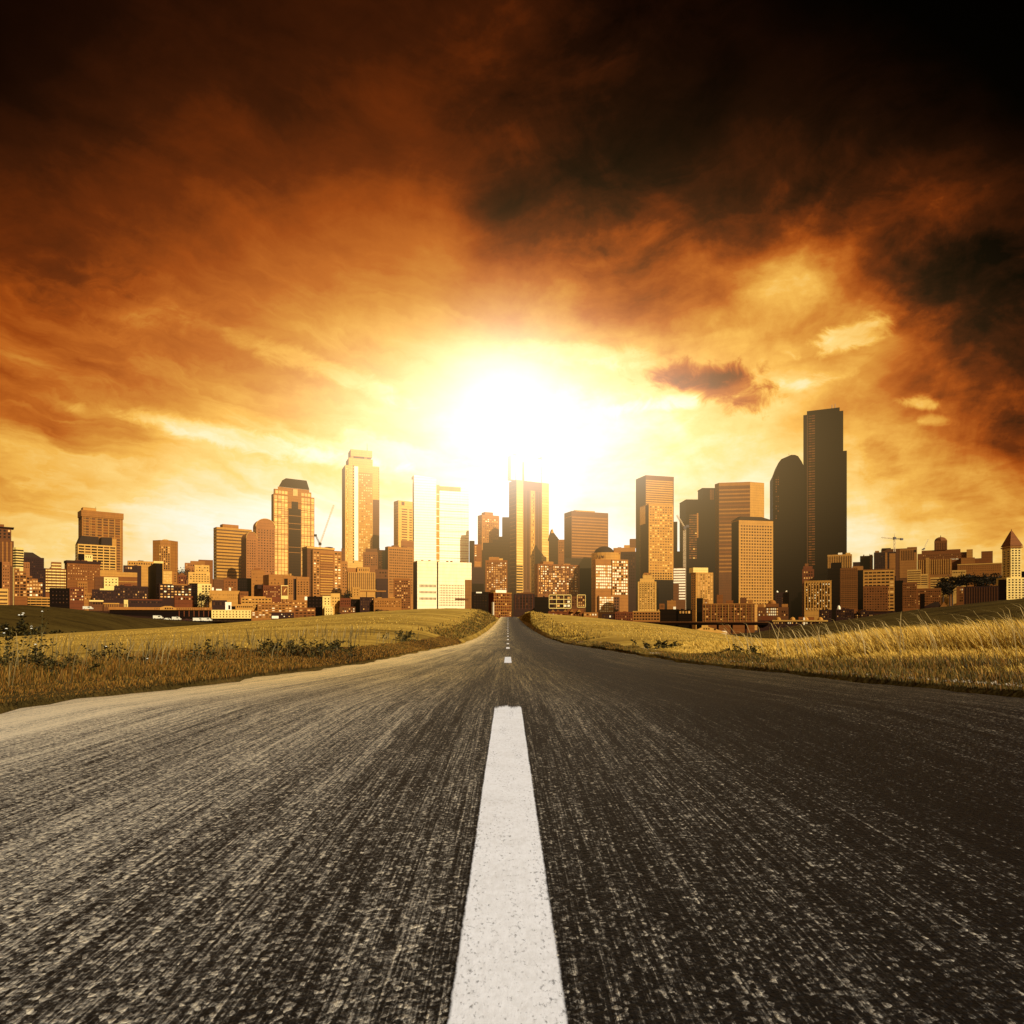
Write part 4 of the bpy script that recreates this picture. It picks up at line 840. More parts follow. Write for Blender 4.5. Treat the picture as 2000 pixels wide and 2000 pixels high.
b = B('house_block', 'low orange shop houses with glints behind the white raised corner house', 663, 663, 694, 1185, 530, 'rust'); b.block('upper_storey', 664, 685, 1168, 1185, 8, 8, 'brick'); b.win(664, 693, 1187, 1196, 7, 2, .5, .45, W_GLINT); b.win(666, 684, 1171, 1182, 5, 2, .5, .45, W_OLD, 8); b.done()
b = B('house_block', 'long low cream house with evenly spaced windows on the crest', 730, 730, 784, 1168, 555, 'tan'); b.win(732, 782, 1172, 1186, 11, 3, .35, .4, W_OLD); b.units(2, 3, 'sand'); b.done()
# viaduct deck behind
b = B('footbridge', 'pale horizontal footbridge deck before the dark bulky block', 703, 703, 754, 1153, 620, 'sand', base=1155.5, depth=4, cat='bridge', part='deck'); b.part('pier', MB().box(b.px(12),b.px(13.2),1,3,0,b.z(1155.5)).box(b.px(40),b.px(41),1,3,0,b.z(1155.5)), 'dark'); b.face('railing', 703, 735, 1151.5, 1153, 'cream', 0, .1, .2); b.done()
# white glare tower
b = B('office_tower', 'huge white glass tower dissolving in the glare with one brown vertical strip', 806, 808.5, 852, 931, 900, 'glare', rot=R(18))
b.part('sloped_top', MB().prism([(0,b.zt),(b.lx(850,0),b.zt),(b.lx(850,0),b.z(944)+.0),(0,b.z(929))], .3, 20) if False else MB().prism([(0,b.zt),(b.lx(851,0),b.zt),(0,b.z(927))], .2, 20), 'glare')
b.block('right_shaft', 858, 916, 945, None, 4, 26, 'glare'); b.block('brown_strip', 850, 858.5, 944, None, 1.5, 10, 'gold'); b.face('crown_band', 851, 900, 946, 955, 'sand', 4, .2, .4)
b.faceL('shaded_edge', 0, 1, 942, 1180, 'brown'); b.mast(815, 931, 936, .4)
for k in range(9): b.face('floor_line', 859, 915, 981+k*13.3, 981.7+k*13.3, 'sand', 4, .15, .2)
for k in range(10): b.face('strip_floor', 850.4, 858, 962+k*14.5, 963.2+k*14.5, 'bright', 1.5, .2, .3)
b.done()
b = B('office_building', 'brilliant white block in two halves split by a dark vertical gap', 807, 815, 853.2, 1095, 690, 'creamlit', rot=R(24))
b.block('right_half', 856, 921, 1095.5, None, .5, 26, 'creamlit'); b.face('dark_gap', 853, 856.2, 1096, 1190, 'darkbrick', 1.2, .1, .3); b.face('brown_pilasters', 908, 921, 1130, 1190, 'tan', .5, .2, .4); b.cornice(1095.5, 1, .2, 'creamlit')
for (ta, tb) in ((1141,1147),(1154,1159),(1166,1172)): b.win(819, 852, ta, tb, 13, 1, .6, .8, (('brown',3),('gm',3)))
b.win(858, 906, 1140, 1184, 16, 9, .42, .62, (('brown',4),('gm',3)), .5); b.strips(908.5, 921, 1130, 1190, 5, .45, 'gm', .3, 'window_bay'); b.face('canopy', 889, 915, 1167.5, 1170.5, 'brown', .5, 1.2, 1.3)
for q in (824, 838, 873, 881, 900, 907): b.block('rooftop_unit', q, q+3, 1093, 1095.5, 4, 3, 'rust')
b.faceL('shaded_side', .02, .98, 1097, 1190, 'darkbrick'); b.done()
b = B('office_tower', 'thin black slab at the shoulder of the huge white glass tower', 917, 917, 927, 1056, 820, 'dark'); b.done()
b = B('apartment_building', 'narrow brown block with cream lit lower windows beside the thin black slab', 926, 926, 941, 1063, 780, 'rust'); b.win(927, 931, 1066, 1104, 1, 9, .7, .5, W_GLINT); b.face('pale_base', 927, 939, 1097, 1107, 'tan'); b.block('lower_wing', 918, 945, 1108, None, -6, 6, 'darkbrick'); b.done()
b = B('hotel', 'orange tower with a boxy roof storey and bright upper glints', 933, 941, 975, 1005, 880, 'tan', rot=R(28)); b.block('roof_storey', 947, 963, 999, 1005, 5, 10, 'tan')
b.win(943, 973, 1012, 1019, 7, 2, .6, .5, (('gw',2),('gl',2),('tan',2)), name='window'); b.win(943, 973, 1020, 1058, 8, 11, .5, .45, (('gm',3),('tan',3),('gl',1))); b.winL(1012, 1055, 3, 12, .4, .4, (('gl',2),('gd',3))); b.done()
b = B('office_tower', 'dark brown stepped mass in the shade behind the orange boxy tower', 981, 981, 996, 1010, 860, 'brownglass')
b.block('step', 975, 982, 1048, None, -2, 14, 'brownglass'); b.block('step', 962, 975, 1054, None, -3, 14, 'brownglass'); b.block('step', 943, 963, 1060, None, -4, 14, 'brownglass'); b.done()
b = B('apartment_tower', 'orange brown apartment tower crowded with balconies behind the small round-cornered tower', 948, 948, 991, 1094, 720, 'rust'); b.block('penthouse', 955, 975, 1088, 1094, 3, 10, 'tan'); b.win(950, 990, 1098, 1152, 9, 13, .6, .5, W_GLINT); b.strips(948.5, 991, 1096, 1154, 9, .14, 'tan', 0, 'pier'); b.units(2, 4, 'cream'); b.done()
b = B('office_tower', 'tall central tower with twin bright window piers and a crown lost in the glare', 994, 1008, 1072, 937, 900, 'brown', rot=R(30))
b.block('crown', 998, 1070, 890, 937, 6, b.d-10, 'bright'); b.block('crown_pier', 1008, 1020, 884, 937, 4.5, 12, 'bright'); b.block('crown_pier', 1058.5, 1070.5, 884, 937, 4.5, 12, 'bright'); b.block('crown_dark', 1020.2, 1024, 900, 937, 5, 4, 'tan')
b.face('bright_pier', 1008.5, 1021.5, 937, 1165, 'cream', 0, .6, .7); b.face('bright_pier', 1058, 1071.8, 937, 1100, 'cream', 0, .6, .7)
for k in range(39): b.face('pier_floor', 1009, 1021, 956+k*5.3, 958.6+k*5.3, 'gg' if k < 28 else 'gd', -.6, .12, .2)
for k in range(27): b.face('pier_floor', 1058.5, 1071.3, 956+k*5.3, 958.6+k*5.3, 'gg', -.6, .12, .2)
b.face('middle_mullion', 1036, 1044.5, 955, 1160, 'gold', 0, .5, .6); b.win(1038, 1043, 960, 1158, 2, 30, .5, .5, (('gm',2),('gl',1)), -.5)
for q in (1024.5, 1030, 1048, 1053.5): b.face('recess_strip', q, q+2.6, 956, 1150, 'gm', 0, .3, .4)
for k in range(26): b.faceL('side_floor', .08, .92, 945+k*8, 947+k*8, 'tan')
b.mast(1022, 878, 890, .4); b.mast(1062, 876, 884, .4); b.done()
b = B('office_tower', 'small round-cornered red tower with a white frame grid standing at the end of the road', 958, 964, 999, 1158, 400, 'brick', rot=R(32), base=1206)
b.part('plinth', MB().box(.3, b.w-.3, .3, b.d-.3, 0, b.zb), 'dark')
b.block('roof_storey', 968, 989, 1152, 1158, 2, 6, 'bright'); b.cornice(1158, 1.2, .15, 'sand'); b.win(965, 998.5, 1160, 1204, 8, 10, .56, .62, (('gd',4),('gm',2),('rust',2),('gl',1))); b.strips(963.5, 999.5, 1159, 1205.5, 9, .16, 'tan', 0, 'pier', .12)
for k in range(1, 8): b.face('floor_line', 964, 999, 1159+k*5.9, 1159.9+k*5.9, 'sand', 0, .16, .2)
b.part('round_corner', MB().prismz([(.6*math.cos(a), .9+1.5*math.sin(a)) for a in [R(90+18*k) for k in range(11)]], b.zb, b.z(1176)), 'bright'); b.done()
b = B('office_building', 'black low block with a bright light at the start of the left cutting', 921, 921, 960, 1156, 620, 'dark'); b.face('lit_sign', 930, 941, 1156, 1158.5, 'bright'); b.win(925, 957, 1160, 1186, 6, 5, .3, .3, (('darkbrick',2),('gm',1))); b.done()
b = B('office_building', 'dark brown grid block just past the round-cornered red tower', 1003, 1003, 1044, 1160, 600, 'darkbrick'); b.part('roof', MB().prism([(b.lx(1012,0),b.zt),(b.lx(1042,0),b.zt),(b.lx(1036,0),b.z(1157)),(b.lx(1018,0),b.z(1157))], 0, 14), 'brown'); b.win(1005, 1042, 1166, 1188, 7, 4, .6, .5, W_DK); b.strips(1004, 1043, 1162, 1190, 6, .12, 'brick', 0, 'pier'); b.done()
b = B('office_building', 'black windowless block filling the gap before the white frame house', 1044, 1044, 1072, 1166, 610, 'dark'); b.units(1, 3, 'dark'); b.done()
# ---- centre right
b = B('pyramid_tower', 'dark tower with a steep pyramid roof capped by pale facets', 1072, 1072, 1090, 1054, 880, 'brownglass', depth=16)
xa, xb = b.lx(1070,0), b.lx(1092,0); mb = MB(); b.part('pyramid_roof', MB().frust((xa,xb,0,16), ((xa+xb)/2-.2-3,(xa+xb)/2+.2-3,7.8,8.2), b.zt, b.z(1032)), 'brownglass')
b.part('pale_cap', MB().frust((b.lx(1074.5,4),b.lx(1083.5,4),3.2,11), (b.lx(1079,7)-.2,b.lx(1079,7)+.2,7.6,8), b.z(1046), b.z(1031)), 'sand'); b.block('side_block', 1088, 1102, 1054, None, 1, 14, 'rust'); b.win(1091, 1101, 1058, 1082, 3, 5, .4, .4, W_OLD, 1); b.done()
b = B('apartment_building', 'long apartment slab glittering with warm balcony windows', 1044, 1050, 1132, 1101, 720, 'rust', rot=R(22)); b.block('lift_house', 1061, 1081, 1096, 1101, 3, 8, 'tan'); b.block('lift_house', 1104, 1114, 1099, 1101, 3, 8, 'tan')
b.win(1052, 1130, 1104, 1160, 20, 12, .66, .5, W_GLINT); b.strips(1050.5, 1132.5, 1102, 1162, 10, .12, 'brown', 0, 'pier', .35); b.faceL('pale_edge', .2, .9, 1102, 1162, 'tan'); b.units(2, 2, 'sand'); b.done()
def frame_house(b, pa, pb, pt, pbot, nx, nz_):
    for i in range(nx+1):
        q = pa+(pb-pa)*i/nx; b.face('frame', q-.55, q+.55, pt, pbot, 'white', 0, .5, .55)
    for j in range(nz_+1):
        q = pt+(pbot-pt)*j/nz_; b.face('frame', pa+.55, pb-.55, q-.7, q+.7, 'white', 0, .46, .5)
b = B('parking_garage', 'open house with a bold white frame of three bays below the glittering slab', 1072, 1072, 1116, 1161, 570, 'darkbrick'); frame_house(b, 1072.6, 1115.4, 1162, 1188, 3, 3); b.win(1074, 1114, 1163.5, 1187, 6, 3, .7, .5, W_REFL); b.block('stair_tower', 1116, 1127, 1165, None, 2, 8, 'brown'); b.win(1117, 1126, 1168, 1184, 2, 3, .5, .5, W_OLD, 2); b.done()
b = B('parking_garage', 'single white framed bay house beside the bold three bay frame', 1127, 1127, 1144, 1161, 572, 'rust'); frame_house(b, 1127.6, 1143.4, 1162, 1186, 1, 1); b.win(1129, 1142, 1164, 1185, 3, 4, .6, .5, W_REFL); b.done()
b = B('office_tower', 'broad brown tower with horizontal bands and a plain dark top edge', 1102, 1116, 1188, 998, 900, 'brown', rot=R(20)); b.bands(1117, 1186.5, 1007, 1088, 14, .42, 'tan', name='spandrel'); b.face('plain_base', 1102, 1188, 1090, 1160, 'brownglass', 0, .2, .3); b.faceL('pale_line', .02, .9, 1007, 1009, 'gold'); b.block('roof_plant', 1123, 1162, 995.5, 998, 8, 8, 'sand'); b.units(3, 3, 'sand'); b.done()
b = B('office_building', 'dark blank flank building between the glittering slab and the dome building', 1132, 1132, 1163, 1110, 740, 'darkglass'); b.done()
b = B('domed_building', 'stepped white grid building under a dark rounded dome', 1157, 1163, 1214, 1092, 700, 'tan', rot=R(12))
b.block('right_wing', 1195, 1227, 1092, None, -1, 14, 'tan'); b.part('drum', MB().prismz([(b.lx(1186,10)+b.px(29)*math.cos(k*.3142), 14+b.px(26)*math.sin(k*.3142)) for k in range(20)], 0, b.z(1078)), 'sand')
b.part('dome', MB().dome(b.lx(1180,14), 14, b.z(1078), b.px(20), b.px(14), 20, 6), 'roofdark'); b.block('roof_plant', 1199, 1212, 1074, 1080, 4, 6, 'tan')
b.win(1164, 1194, 1103, 1150, 8, 8, .78, .6, (('gw',5),('gl',1))); b.win(1196, 1226, 1094, 1162, 7, 12, .72, .6, (('gw',5),('gl',2),('gd',2)), -1); b.face('brown_wing', 1188, 1210, 1165, 1196, 'brown', -1, .2, .3); b.win(1189, 1209, 1166, 1194, 4, 5, .65, .55, (('gd',1),), -1.2)  # brown face beside the front wing
b.block('front_wing', 1170, 1199, 1163, None, -3, 12, 'tan'); b.win(1171, 1198, 1165, 1196, 6, 7, .78, .6, (('gw',6),('gl',1)), -3); b.win(1166, 1184, 1083, 1098, 5, 2, .5, .6, W_DK, 14-b.px(26)+1.2, 0); b.done()
b = B('office_building', 'dark red office in the shade behind the white grid building', 1208, 1208, 1242, 1078, 780, 'darkbrick'); b.win(1218, 1240, 1082, 1150, 5, 12, .5, .4, W_DK); b.done()
b = B('apartment_building', 'orange rooftop terraces above the dark red office', 1198, 1198, 1241, 1070, 900, 'tan'); b.block('upper_storey', 1219, 1230, 1065, 1070, 1, 8, 'sand'); b.block('upper_storey', 1230, 1242, 1053, 1070, 2, 10, 'brown'); b.units(2, 3); b.done()
b = B('office_tower', 'tall dark tower with cream horizontal bands, taller of the pair with a shaded side', 1242, 1261, 1316, 928, 900, 'brown', rot=R(16)); b.faceL('side_shade', .01, .99, 930, 1160, 'brownglass', .3); b.face('roof_band', 1261, 1316, 928, 936, 'brown', 0, .3, .4); b.bands(1261.5, 1314, 936, 1010, 17, .58, 'gold', name='spandrel'); b.done()  # dark sheet paints the shade on the left face
b = B('office_tower', 'gold tower with a fine window grid standing in front of the cream banded tower', 1250, 1267, 1315, 984, 800, 'gold', rot=R(14)); b.win(1268.5, 1313, 987, 1117, 9, 25, .6, .42, (('tan',4),('gm',3),('gg',2))); b.win(1268.5, 1313, 1117, 1132, 9, 3, .6, .5, (('gd',1),)); b.face('lower_glazing', 1267.5, 1315, 1132, 1190, 'darkglass', 0, .3, .4); b.faceL('side_shade', .01, .96, 986, 1180, 'darkbrick', .2); b.faceL('lit_panel', .35, .98, 986, 1021, 'gl', .4); b.done()  # shade of the left face painted as a dark sheet
b = B('office_tower', 'slim black block peeping out behind the gold window grid tower', 1315, 1315, 1323, 1019, 920, 'dark'); b.block('lower_step', 1322, 1331, 1077, None, 0, 10, 'dark'); b.mast(1329, 1069, 1077, .4); b.done()
b = B('art_deco_tower', 'slender cream art deco tower with stepped crown and rows of windows', 1246, 1246, 1282, 1136, 650, 'cream', depth=16)
b.block('crown_step', 1250, 1278, 1130, 1136, .6, 13, 'cream'); b.block('crown_step', 1255.5, 1273, 1123, 1130, 1.2, 11, 'cream'); b.block('crown_step', 1258, 1270, 1119, 1123, 3, 6, 'tan')
for q in (1256.2, 1263.5, 1270.5): b.block('pinnacle', q, q+1.8, 1120.5, 1124, 1.1, 1.2, 'sand')
b.win(1248, 1280, 1139, 1190, 6, 12, .38, .45, (('gd',4),('gm',3),('gl',1))); b.strips(1247, 1281, 1137, 1192, 7, .16, 'sand', 0, 'pier'); b.done()
b = B('hotel', 'low cream podium with three dark window rows under the art deco tower', 1236, 1236, 1289, 1194, 560, 'tan'); b.win(1237, 1288, 1195.5, 1212, 9, 3, .62, .55, W_DK); b.face('ledge', 1236, 1289, 1193.5, 1194.7, 'cream'); b.done()
b = B('office_building', 'bright white and brown striped block in the gap beside the gold tower', 1315, 1315, 1339, 1109, 760, 'brown'); b.bands(1315.5, 1338.5, 1109.5, 1140, 6, .62, 'bright', name='spandrel'); b.bands(1326, 1338.5, 1140, 1172, 6, .55, 'bright', name='spandrel'); b.done()
b = B('house_block', 'small cream rooftop box with a round corner above the black quay block', 1303, 1303, 1320, 1173, 590, 'sand'); b.units(1, 2, 'sand'); b.face('lit_panel', 1315, 1320, 1185, 1190, 'bright'); b.done()
b = B('house_block', 'tiny square cream kiosk beside the small cream rooftop box', 1288, 1288, 1298, 1179, 592, 'tan'); b.face('window', 1291, 1296, 1182, 1186, 'gm'); b.done()
b = B('warehouse', 'wide black quay block under the small cream roof boxes', 1288, 1288, 1326, 1190, 575, 'dark'); b.done()
b = B('warehouse', 'dark shed with a line of four bright windows right of the black quay block', 1325, 1325, 1352, 1191, 570, 'dark'); b.win(1326, 1349, 1192.5, 1199, 4, 1, .6, .7, (('gl',1),('sand',1))); b.units(2, 2, 'dark'); b.done()
b = B('house_block', 'huddle of low brown houses with pale gables along the crest', 1071, 1071, 1110, 1194, 520, 'brick'); b.block('house', 1108, 1140, 1190, None, 2, 10, 'rust'); b.block('house', 1140, 1168, 1196, None, 0, 10, 'tan')
for q in (1076, 1086, 1100, 1113, 1127): 
    xa = b.lx(q,0); b.part('gable', MB().prism([(xa,b.z(1195)),(xa+b.px(8),b.z(1195)),(xa+b.px(4),b.z(1190))], -.6, 4), b.rs.choice(['sand','tan','rust']))
b.win(1073, 1166, 1198, 1203, 18, 1, .5, .6, W_REFL); b.done()
b = B('brick_building', 'low red brick row with pale window dots left of the cream podium', 1201, 1201, 1236, 1195, 540, 'brick'); b.win(1202, 1235, 1197, 1212, 9, 3, .4, .5, W_OLD); b.block('shop', 1176, 1201, 1199, None, 1, 8, 'darkbrick'); b.win(1178, 1200, 1201, 1207, 4, 1, .5, .6, (('gw',1),('gm',1)), 1); b.units(2, 2, 'rust'); b.done()
b = B('office_tower', 'dark brown tower with a reflecting amber panel on its face', 1340, 1340, 1375, 976, 900, 'darkglass', rot=R(2), depth=30); b.win(1346, 1361, 1004, 1092, 4, 20, .9, .55, (('gm',5),('rust',4),('gg',1))); b.face('bright_edge', 1361, 1364, 1002, 1050, 'tan'); b.cornice(976, 1, .2, 'dark'); b.done()
b = B('office_tower', 'dark narrow tower rising between the amber panel tower and the banded tower', 1372, 1372, 1397, 953, 930, 'darkglass', rot=R(2), depth=20); b.cornice(954, 1.5, .5, 'dark'); b.strips(1386, 1394, 956, 976, 3, .4, 'rust', 0, 'pier'); b.done()
b = B('office_tower', 'wide banded tower with three faceted sides and a flat brown roof edge', 1404, 1404, 1465, 943, 960, 'brown', rot=R(-10), depth=34)
b.part('left_facet', MB().prismz([(0,.01),(0,34),(b.lx(1396,10),10)], 0, b.zt), 'tan', 'paler facet catching the light'); xr = b.lx(1492,14); b.part('right_facet', MB().prismz([(b.w,.01),(xr,12),(b.w,34)], 0, b.zt), 'gold', 'paler facet catching the light')  # both facets given paler wall colours, as if catching light
b.bands(1404.5, 1464.5, 954, 1120, 22, .42, 'tan', name='spandrel', mats=(('tan',2),('rust',1))); b.face('roof_band', 1404, 1465, 943, 950, 'tan', 0, .2, .3); b.done()
b = B('office_tower', 'gold grid tower with a dark hipped roof and a deeply shaded side', 1429, 1443, 1510, 1015, 800, 'sand', rot=R(12))
xa, xb = -.8, b.w+.8; b.part('hip_roof', MB().frust((xa,xb,-.8,b.d+.8), (b.w*.12,b.w*.72,b.d*.3,b.d*.7), b.zt, b.z(1007)), 'roofdark'); b.win(1446, 1508, 1024, 1182, 12, 27, .52, .48, (('gd',3),('gm',5))); b.faceL('side_shade', .01, .99, 1017, 1180, 'darkglass', .3); b.units(1, 4, 'roofdark'); b.done()  # left face shade painted on as a dark sheet
b = B('apartment_tower', 'cream apartment tower with a pale penthouse left of the brown loft building', 1350, 1359, 1393, 1118, 640, 'sand', rot=R(10)); b.block('penthouse', 1354, 1383, 1108.5, 1118, 2, 9, 'white'); b.win(1362, 1392, 1121, 1172, 6, 13, .5, .5, (('gm',3),('gl',4),('gd',2))); b.strips(1360, 1393, 1119, 1172, 4, .14, 'cream', 0, 'pier'); b.winL(1122, 1192, 2, 15, .5, .4, W_DK); b.done()
b = B('office_building', 'black notch block in front of the cream apartment tower', 1361, 1361, 1373, 1168, 600, 'dark'); b.done()
b = B('loft_building', 'long brown loft building with pale pilasters and cluttered roof', 1372, 1372, 1474, 1180, 560, 'rust'); b.strips(1372, 1474.5, 1180, 1214, 9, .10, 'sand', 0, 'pilaster', .35); b.win(1373, 1473, 1182, 1212, 18, 6, .6, .5, (('gd',3),('gm',5),('gl',1))); b.face('parapet', 1372, 1474, 1179, 1181, 'tan', 0, .4, .5)
for (pa, pb, pt) in ((1374,1384,1170),(1400,1412,1162),(1418,1432,1173),(1446,1458,1168),(1462,1470,1172)): b.block('rooftop_unit', pa, pb, pt, 1180, 4, 6, b.rs.choice(['tan','rust','brown']))
b.win(1374, 1384, 1172, 1179, 3, 2, .5, .5, W_REFL, 4); b.done()
# ---- right
b = B('office_tower', 'black tower with a rounded sloping top', 1510, 1510, 1571, 928, 960, 'darkglass', rot=R(-16), depth=44)
pts = [(1511,928),(1514,921),(1520,905),(1526,897.5),(1537,893.5),(1545,890.5),(1553,891),(1559,894),(1566,905),(1570,914),(1571,928)]
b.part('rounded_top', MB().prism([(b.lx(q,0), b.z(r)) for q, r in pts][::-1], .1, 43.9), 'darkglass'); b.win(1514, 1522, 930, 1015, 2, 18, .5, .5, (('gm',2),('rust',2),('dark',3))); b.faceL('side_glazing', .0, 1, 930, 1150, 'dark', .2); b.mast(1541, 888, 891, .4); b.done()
b = B('skyscraper', 'tallest tower, a black slab with a rust coloured strip of reflections', 1569, 1569, 1647, 811, 980, 'darkglass', rot=R(-25), depth=46)
b.block('top_storeys', 1576, 1640, 804, 811, 4, 36, 'darkglass'); b.block('lower_step', 1646.5, 1654, 888, None, 6, 30, 'darkglass'); b.win(1579, 1592, 812, 1105, 2, 60, .9, .5, (('rust',5),('gm',4),('brick',3))); b.face('corner_line', 1576, 1577.5, 812, 1150, 'brown'); b.mast(1625, 797, 804, .5, 10); b.mast(1631, 796, 804, .5, 12); b.done()
b = B('domed_building', 'ornate low building with a small dome and brightly lit windows', 1479, 1479, 1540, 1186, 560, 'rust'); b.block('centre_block', 1496, 1521, 1179, 1186, -.6, 12, 'rust'); b.part('dome', MB().dome(b.lx(1508,5), 5, b.z(1179), b.px(7.5), b.px(7.5)), 'tan')
for q in (1480, 1527): b.block('corner_block', q, q+12, 1180, 1186, .3, 9, 'tan')
b.win(1497, 1520, 1187, 1203, 6, 3, .66, .62, (('gw',4),('gl',1)), -.05); b.win(1481, 1494, 1192, 1204, 3, 2, .5, .5, W_GLINT); b.win(1526, 1539, 1192, 1204, 3, 2, .5, .5, W_GLINT); b.done()
b = B('office_building', 'dark block with two roof lights before the rounded black tower', 1514, 1514, 1541, 1157, 640, 'darkbrick'); b.win(1517, 1539, 1162, 1180, 5, 4, .4, .4, W_DK)
for q in (1518, 1536): b.part('roof_light', MB().dome(b.lx(q,1), 1, b.zt, b.px(2), b.px(3.5), 8, 3), 'bright')
b.done()
b = B('office_building', 'tan building with tall slim window columns at the foot of the tallest tower', 1571, 1571, 1624, 1135, 620, 'sand'); b.strips(1573, 1622, 1138, 1192, 9, .42, 'gm', 0, 'window_bay'); b.win(1573, 1622, 1139, 1192, 9, 10, .40, .45, (('gd',4),('gl',3),('gw',1)), -.25); b.cornice(1135, 1, .2, 'sand'); b.done()
b = B('office_tower', 'reddish stepped gothic tower top behind the tan slim window building', 1567, 1567, 1590, 1112, 720, 'brick', depth=14); b.block('gable_block', 1569, 1587, 1106, 1112, 1, 10, 'brick'); b.block('gable_block', 1572, 1579, 1101, 1106, 2, 6, 'rust'); b.win(1569, 1588, 1115, 1132, 4, 3, .5, .5, W_REFL); b.done()
b = B('office_building', 'ribbed tan office crown behind black blocks beside the tallest tower', 1616, 1616, 1664, 1084, 800, 'brown'); b.strips(1616, 1664, 1087, 1110, 14, .45, 'sand', 0, 'pier', .5); b.face('roof_band', 1616, 1664, 1084, 1087, 'sand', 0, .5, .6); b.block('rooftop_unit', 1637, 1645, 1080.5, 1084, 5, 4, 'bright'); b.block('rooftop_unit', 1652, 1661, 1081, 1084, 5, 4, 'cream'); b.done()
b = B('office_building', 'black slab in front of the ribbed tan office crown', 1624, 1624, 1643, 1099, 700, 'dark'); b.block('lower_wing', 1616, 1643, 1110, None, -5, 10, 'dark'); b.done()
b = B('office_tower', 'reddish tower scored by fine horizontal lines', 1641, 1641, 1675, 1110, 660, 'rust'); b.bands(1642, 1674, 1112, 1188, 20, .5, 'gm'); b.strips(1641, 1675, 1110, 1190, 10, .1, 'tan', 0, 'pier', .18); b.done()
b = B('office_building', 'small tan flat block above a black shaft beside the finely scored tower', 1665, 1665, 1686, 1106, 740, 'tan'); b.block('rear_block', 1666, 1680, 1098, 1106, 6, 8, 'darkbrick'); b.face('shaded_base', 1665, 1686, 1114, 1190, 'darkglass', 0, .2, .3); b.done()
b = B('hospital', 'dark clinic block with a pale stair tower below the horizontal crane', 1680, 1680, 1705, 1086, 880, 'brownglass'); b.block('stair_tower', 1699, 1704, 1084, None, -.6, 8, 'tan'); b.units(2, 3, 'rust'); b.done()
b = B('hospital', 'large brown clinic slab with bright vertical corners under the horizontal crane', 1707, 1707, 1750, 1079, 860, 'darkbrick'); b.block('rooftop_unit', 1709, 1717, 1076, 1079, 3, 6, 'tan'); b.face('pale_corner', 1729, 1733, 1080, 1112, 'tan'); b.face('pale_corner', 1737, 1749, 1082, 1126, 'tan', 0, .3, .4); b.win(1709, 1728, 1082, 1110, 5, 7, .5, .4, W_DK); b.done()
b = B('hospital', 'tall pale clinic wing with window columns next to the bright cornered slab', 1721, 1721, 1791, 1073, 920, 'brown'); b.face('lit_wall', 1757, 1791, 1074, 1130, 'tan', 0, .3, .4); b.strips(1760, 1786, 1077, 1096, 8, .35, 'gm', -.3, 'window_bay'); b.block('lift_house', 1772, 1791, 1071, 1073, 4, 6, 'tan'); b.block('rooftop_unit', 1722, 1740, 1071, 1073, 5, 6, 'darkbrick'); b.win(1785, 1790, 1076, 1082, 1, 1, .8, .8, W_DK, -.3); b.done()
b = B('office_building', 'cream office with a broad grid of dark windows and a lower brown front', 1686, 1686, 1747, 1113, 680, 'sand'); b.cornice(1113, 1.2, .3, 'rust'); b.win(1688, 1746, 1116, 1204, 7, 14, .78, .45, (('gd',5),('gm',3),('gg',1)))
b.block('front_wing', 1686, 1735, 1145, 1194, -8, 7.5, 'rust'); b.win(1687, 1734, 1148, 1193, 9, 9, .5, .45, (('gd',4),('gm',4)), -8); b.part('stilts', MB().box(b.lx(1688,-8),b.lx(1733,-8),-6,-1,0,b.z(1194,-8)), 'darkbrick'); b.done()
b = B('office_building', 'black narrow blocks between the cream grid office and the brick pair', 1747, 1747, 1764, 1134, 700, 'dark'); b.units(1, 3, 'darkbrick'); b.done()
b = B('hospital', 'long orange hillside hospital with a central tower and small pointed dome', 1792, 1792, 1890, 1082, 950, 'rust', depth=30)
b.block('upper_storey', 1800, 1876, 1076, 1082, 3, 20, 'rust'); b.block('central_tower', 1825, 1850, 1058, 1076, 2, 16, 'rust'); xa, xb = b.lx(1825,2), b.lx(1850,2); cx_ = (xa+xb)/2
b.part('pointed_dome', MB().dome(cx_, 9, b.z(1058), (xb-xa)/2, b.z(1050)-b.z(1058), 8, 4), 'rust'); b.part('finial', MB().tube((cx_,9,b.z(1051)),(cx_,9,b.z(1046.5)),.7,.2,5), 'brown')
b.strips(1826, 1849, 1062, 1075, 5, .35, 'brown', 2, 'window_bay'); b.win(1802, 1888, 1084, 1096, 26, 3, .35, .4, (('gm',5),('gl',1))); b.win(1856, 1872, 1093, 1096, 6, 1, .6, .8, (('gw',1),)); b.done()
b = B('hospital', 'tan ribbed front wing below the long orange hospital', 1792, 1792, 1859, 1094, 900, 'tan'); b.strips(1793, 1858, 1094, 1122, 15, .4, 'sand', 0, 'pier', .5); b.block('taller_bay', 1808, 1815, 1090, None, -.8, 6, 'sand'); b.done()
b = B('hospital', 'stepped pale hospital wing with cubic roof blocks near the spired tower', 1870, 1870, 1957, 1103, 920, 'tan', depth=26); b.block('roof_block', 1877, 1904, 1090, 1103, 2, 16, 'tan'); b.block('roof_block', 1888, 1900, 1074, 1090, 4, 10, 'sand'); b.block('roof_block', 1904, 1925, 1092, 1103, 3, 12, 'rust'); b.block('roof_block', 1917, 1939, 1079, 1103, 5, 12, 'rust')
b.win(1874, 1955, 1106, 1118, 20, 3, .35, .35, (('gm',4),('rust',2))); b.face('ledge', 1870, 1957, 1102, 1104, 'cream', 0, .4, .5); b.done()
b = B('house_block', 'cream terrace with small windows between hospital and dark trees', 1859, 1859, 1887, 1114, 820, 'cream'); b.win(1860, 1886, 1116, 1121, 8, 1, .5, .5, W_DK); b.done()
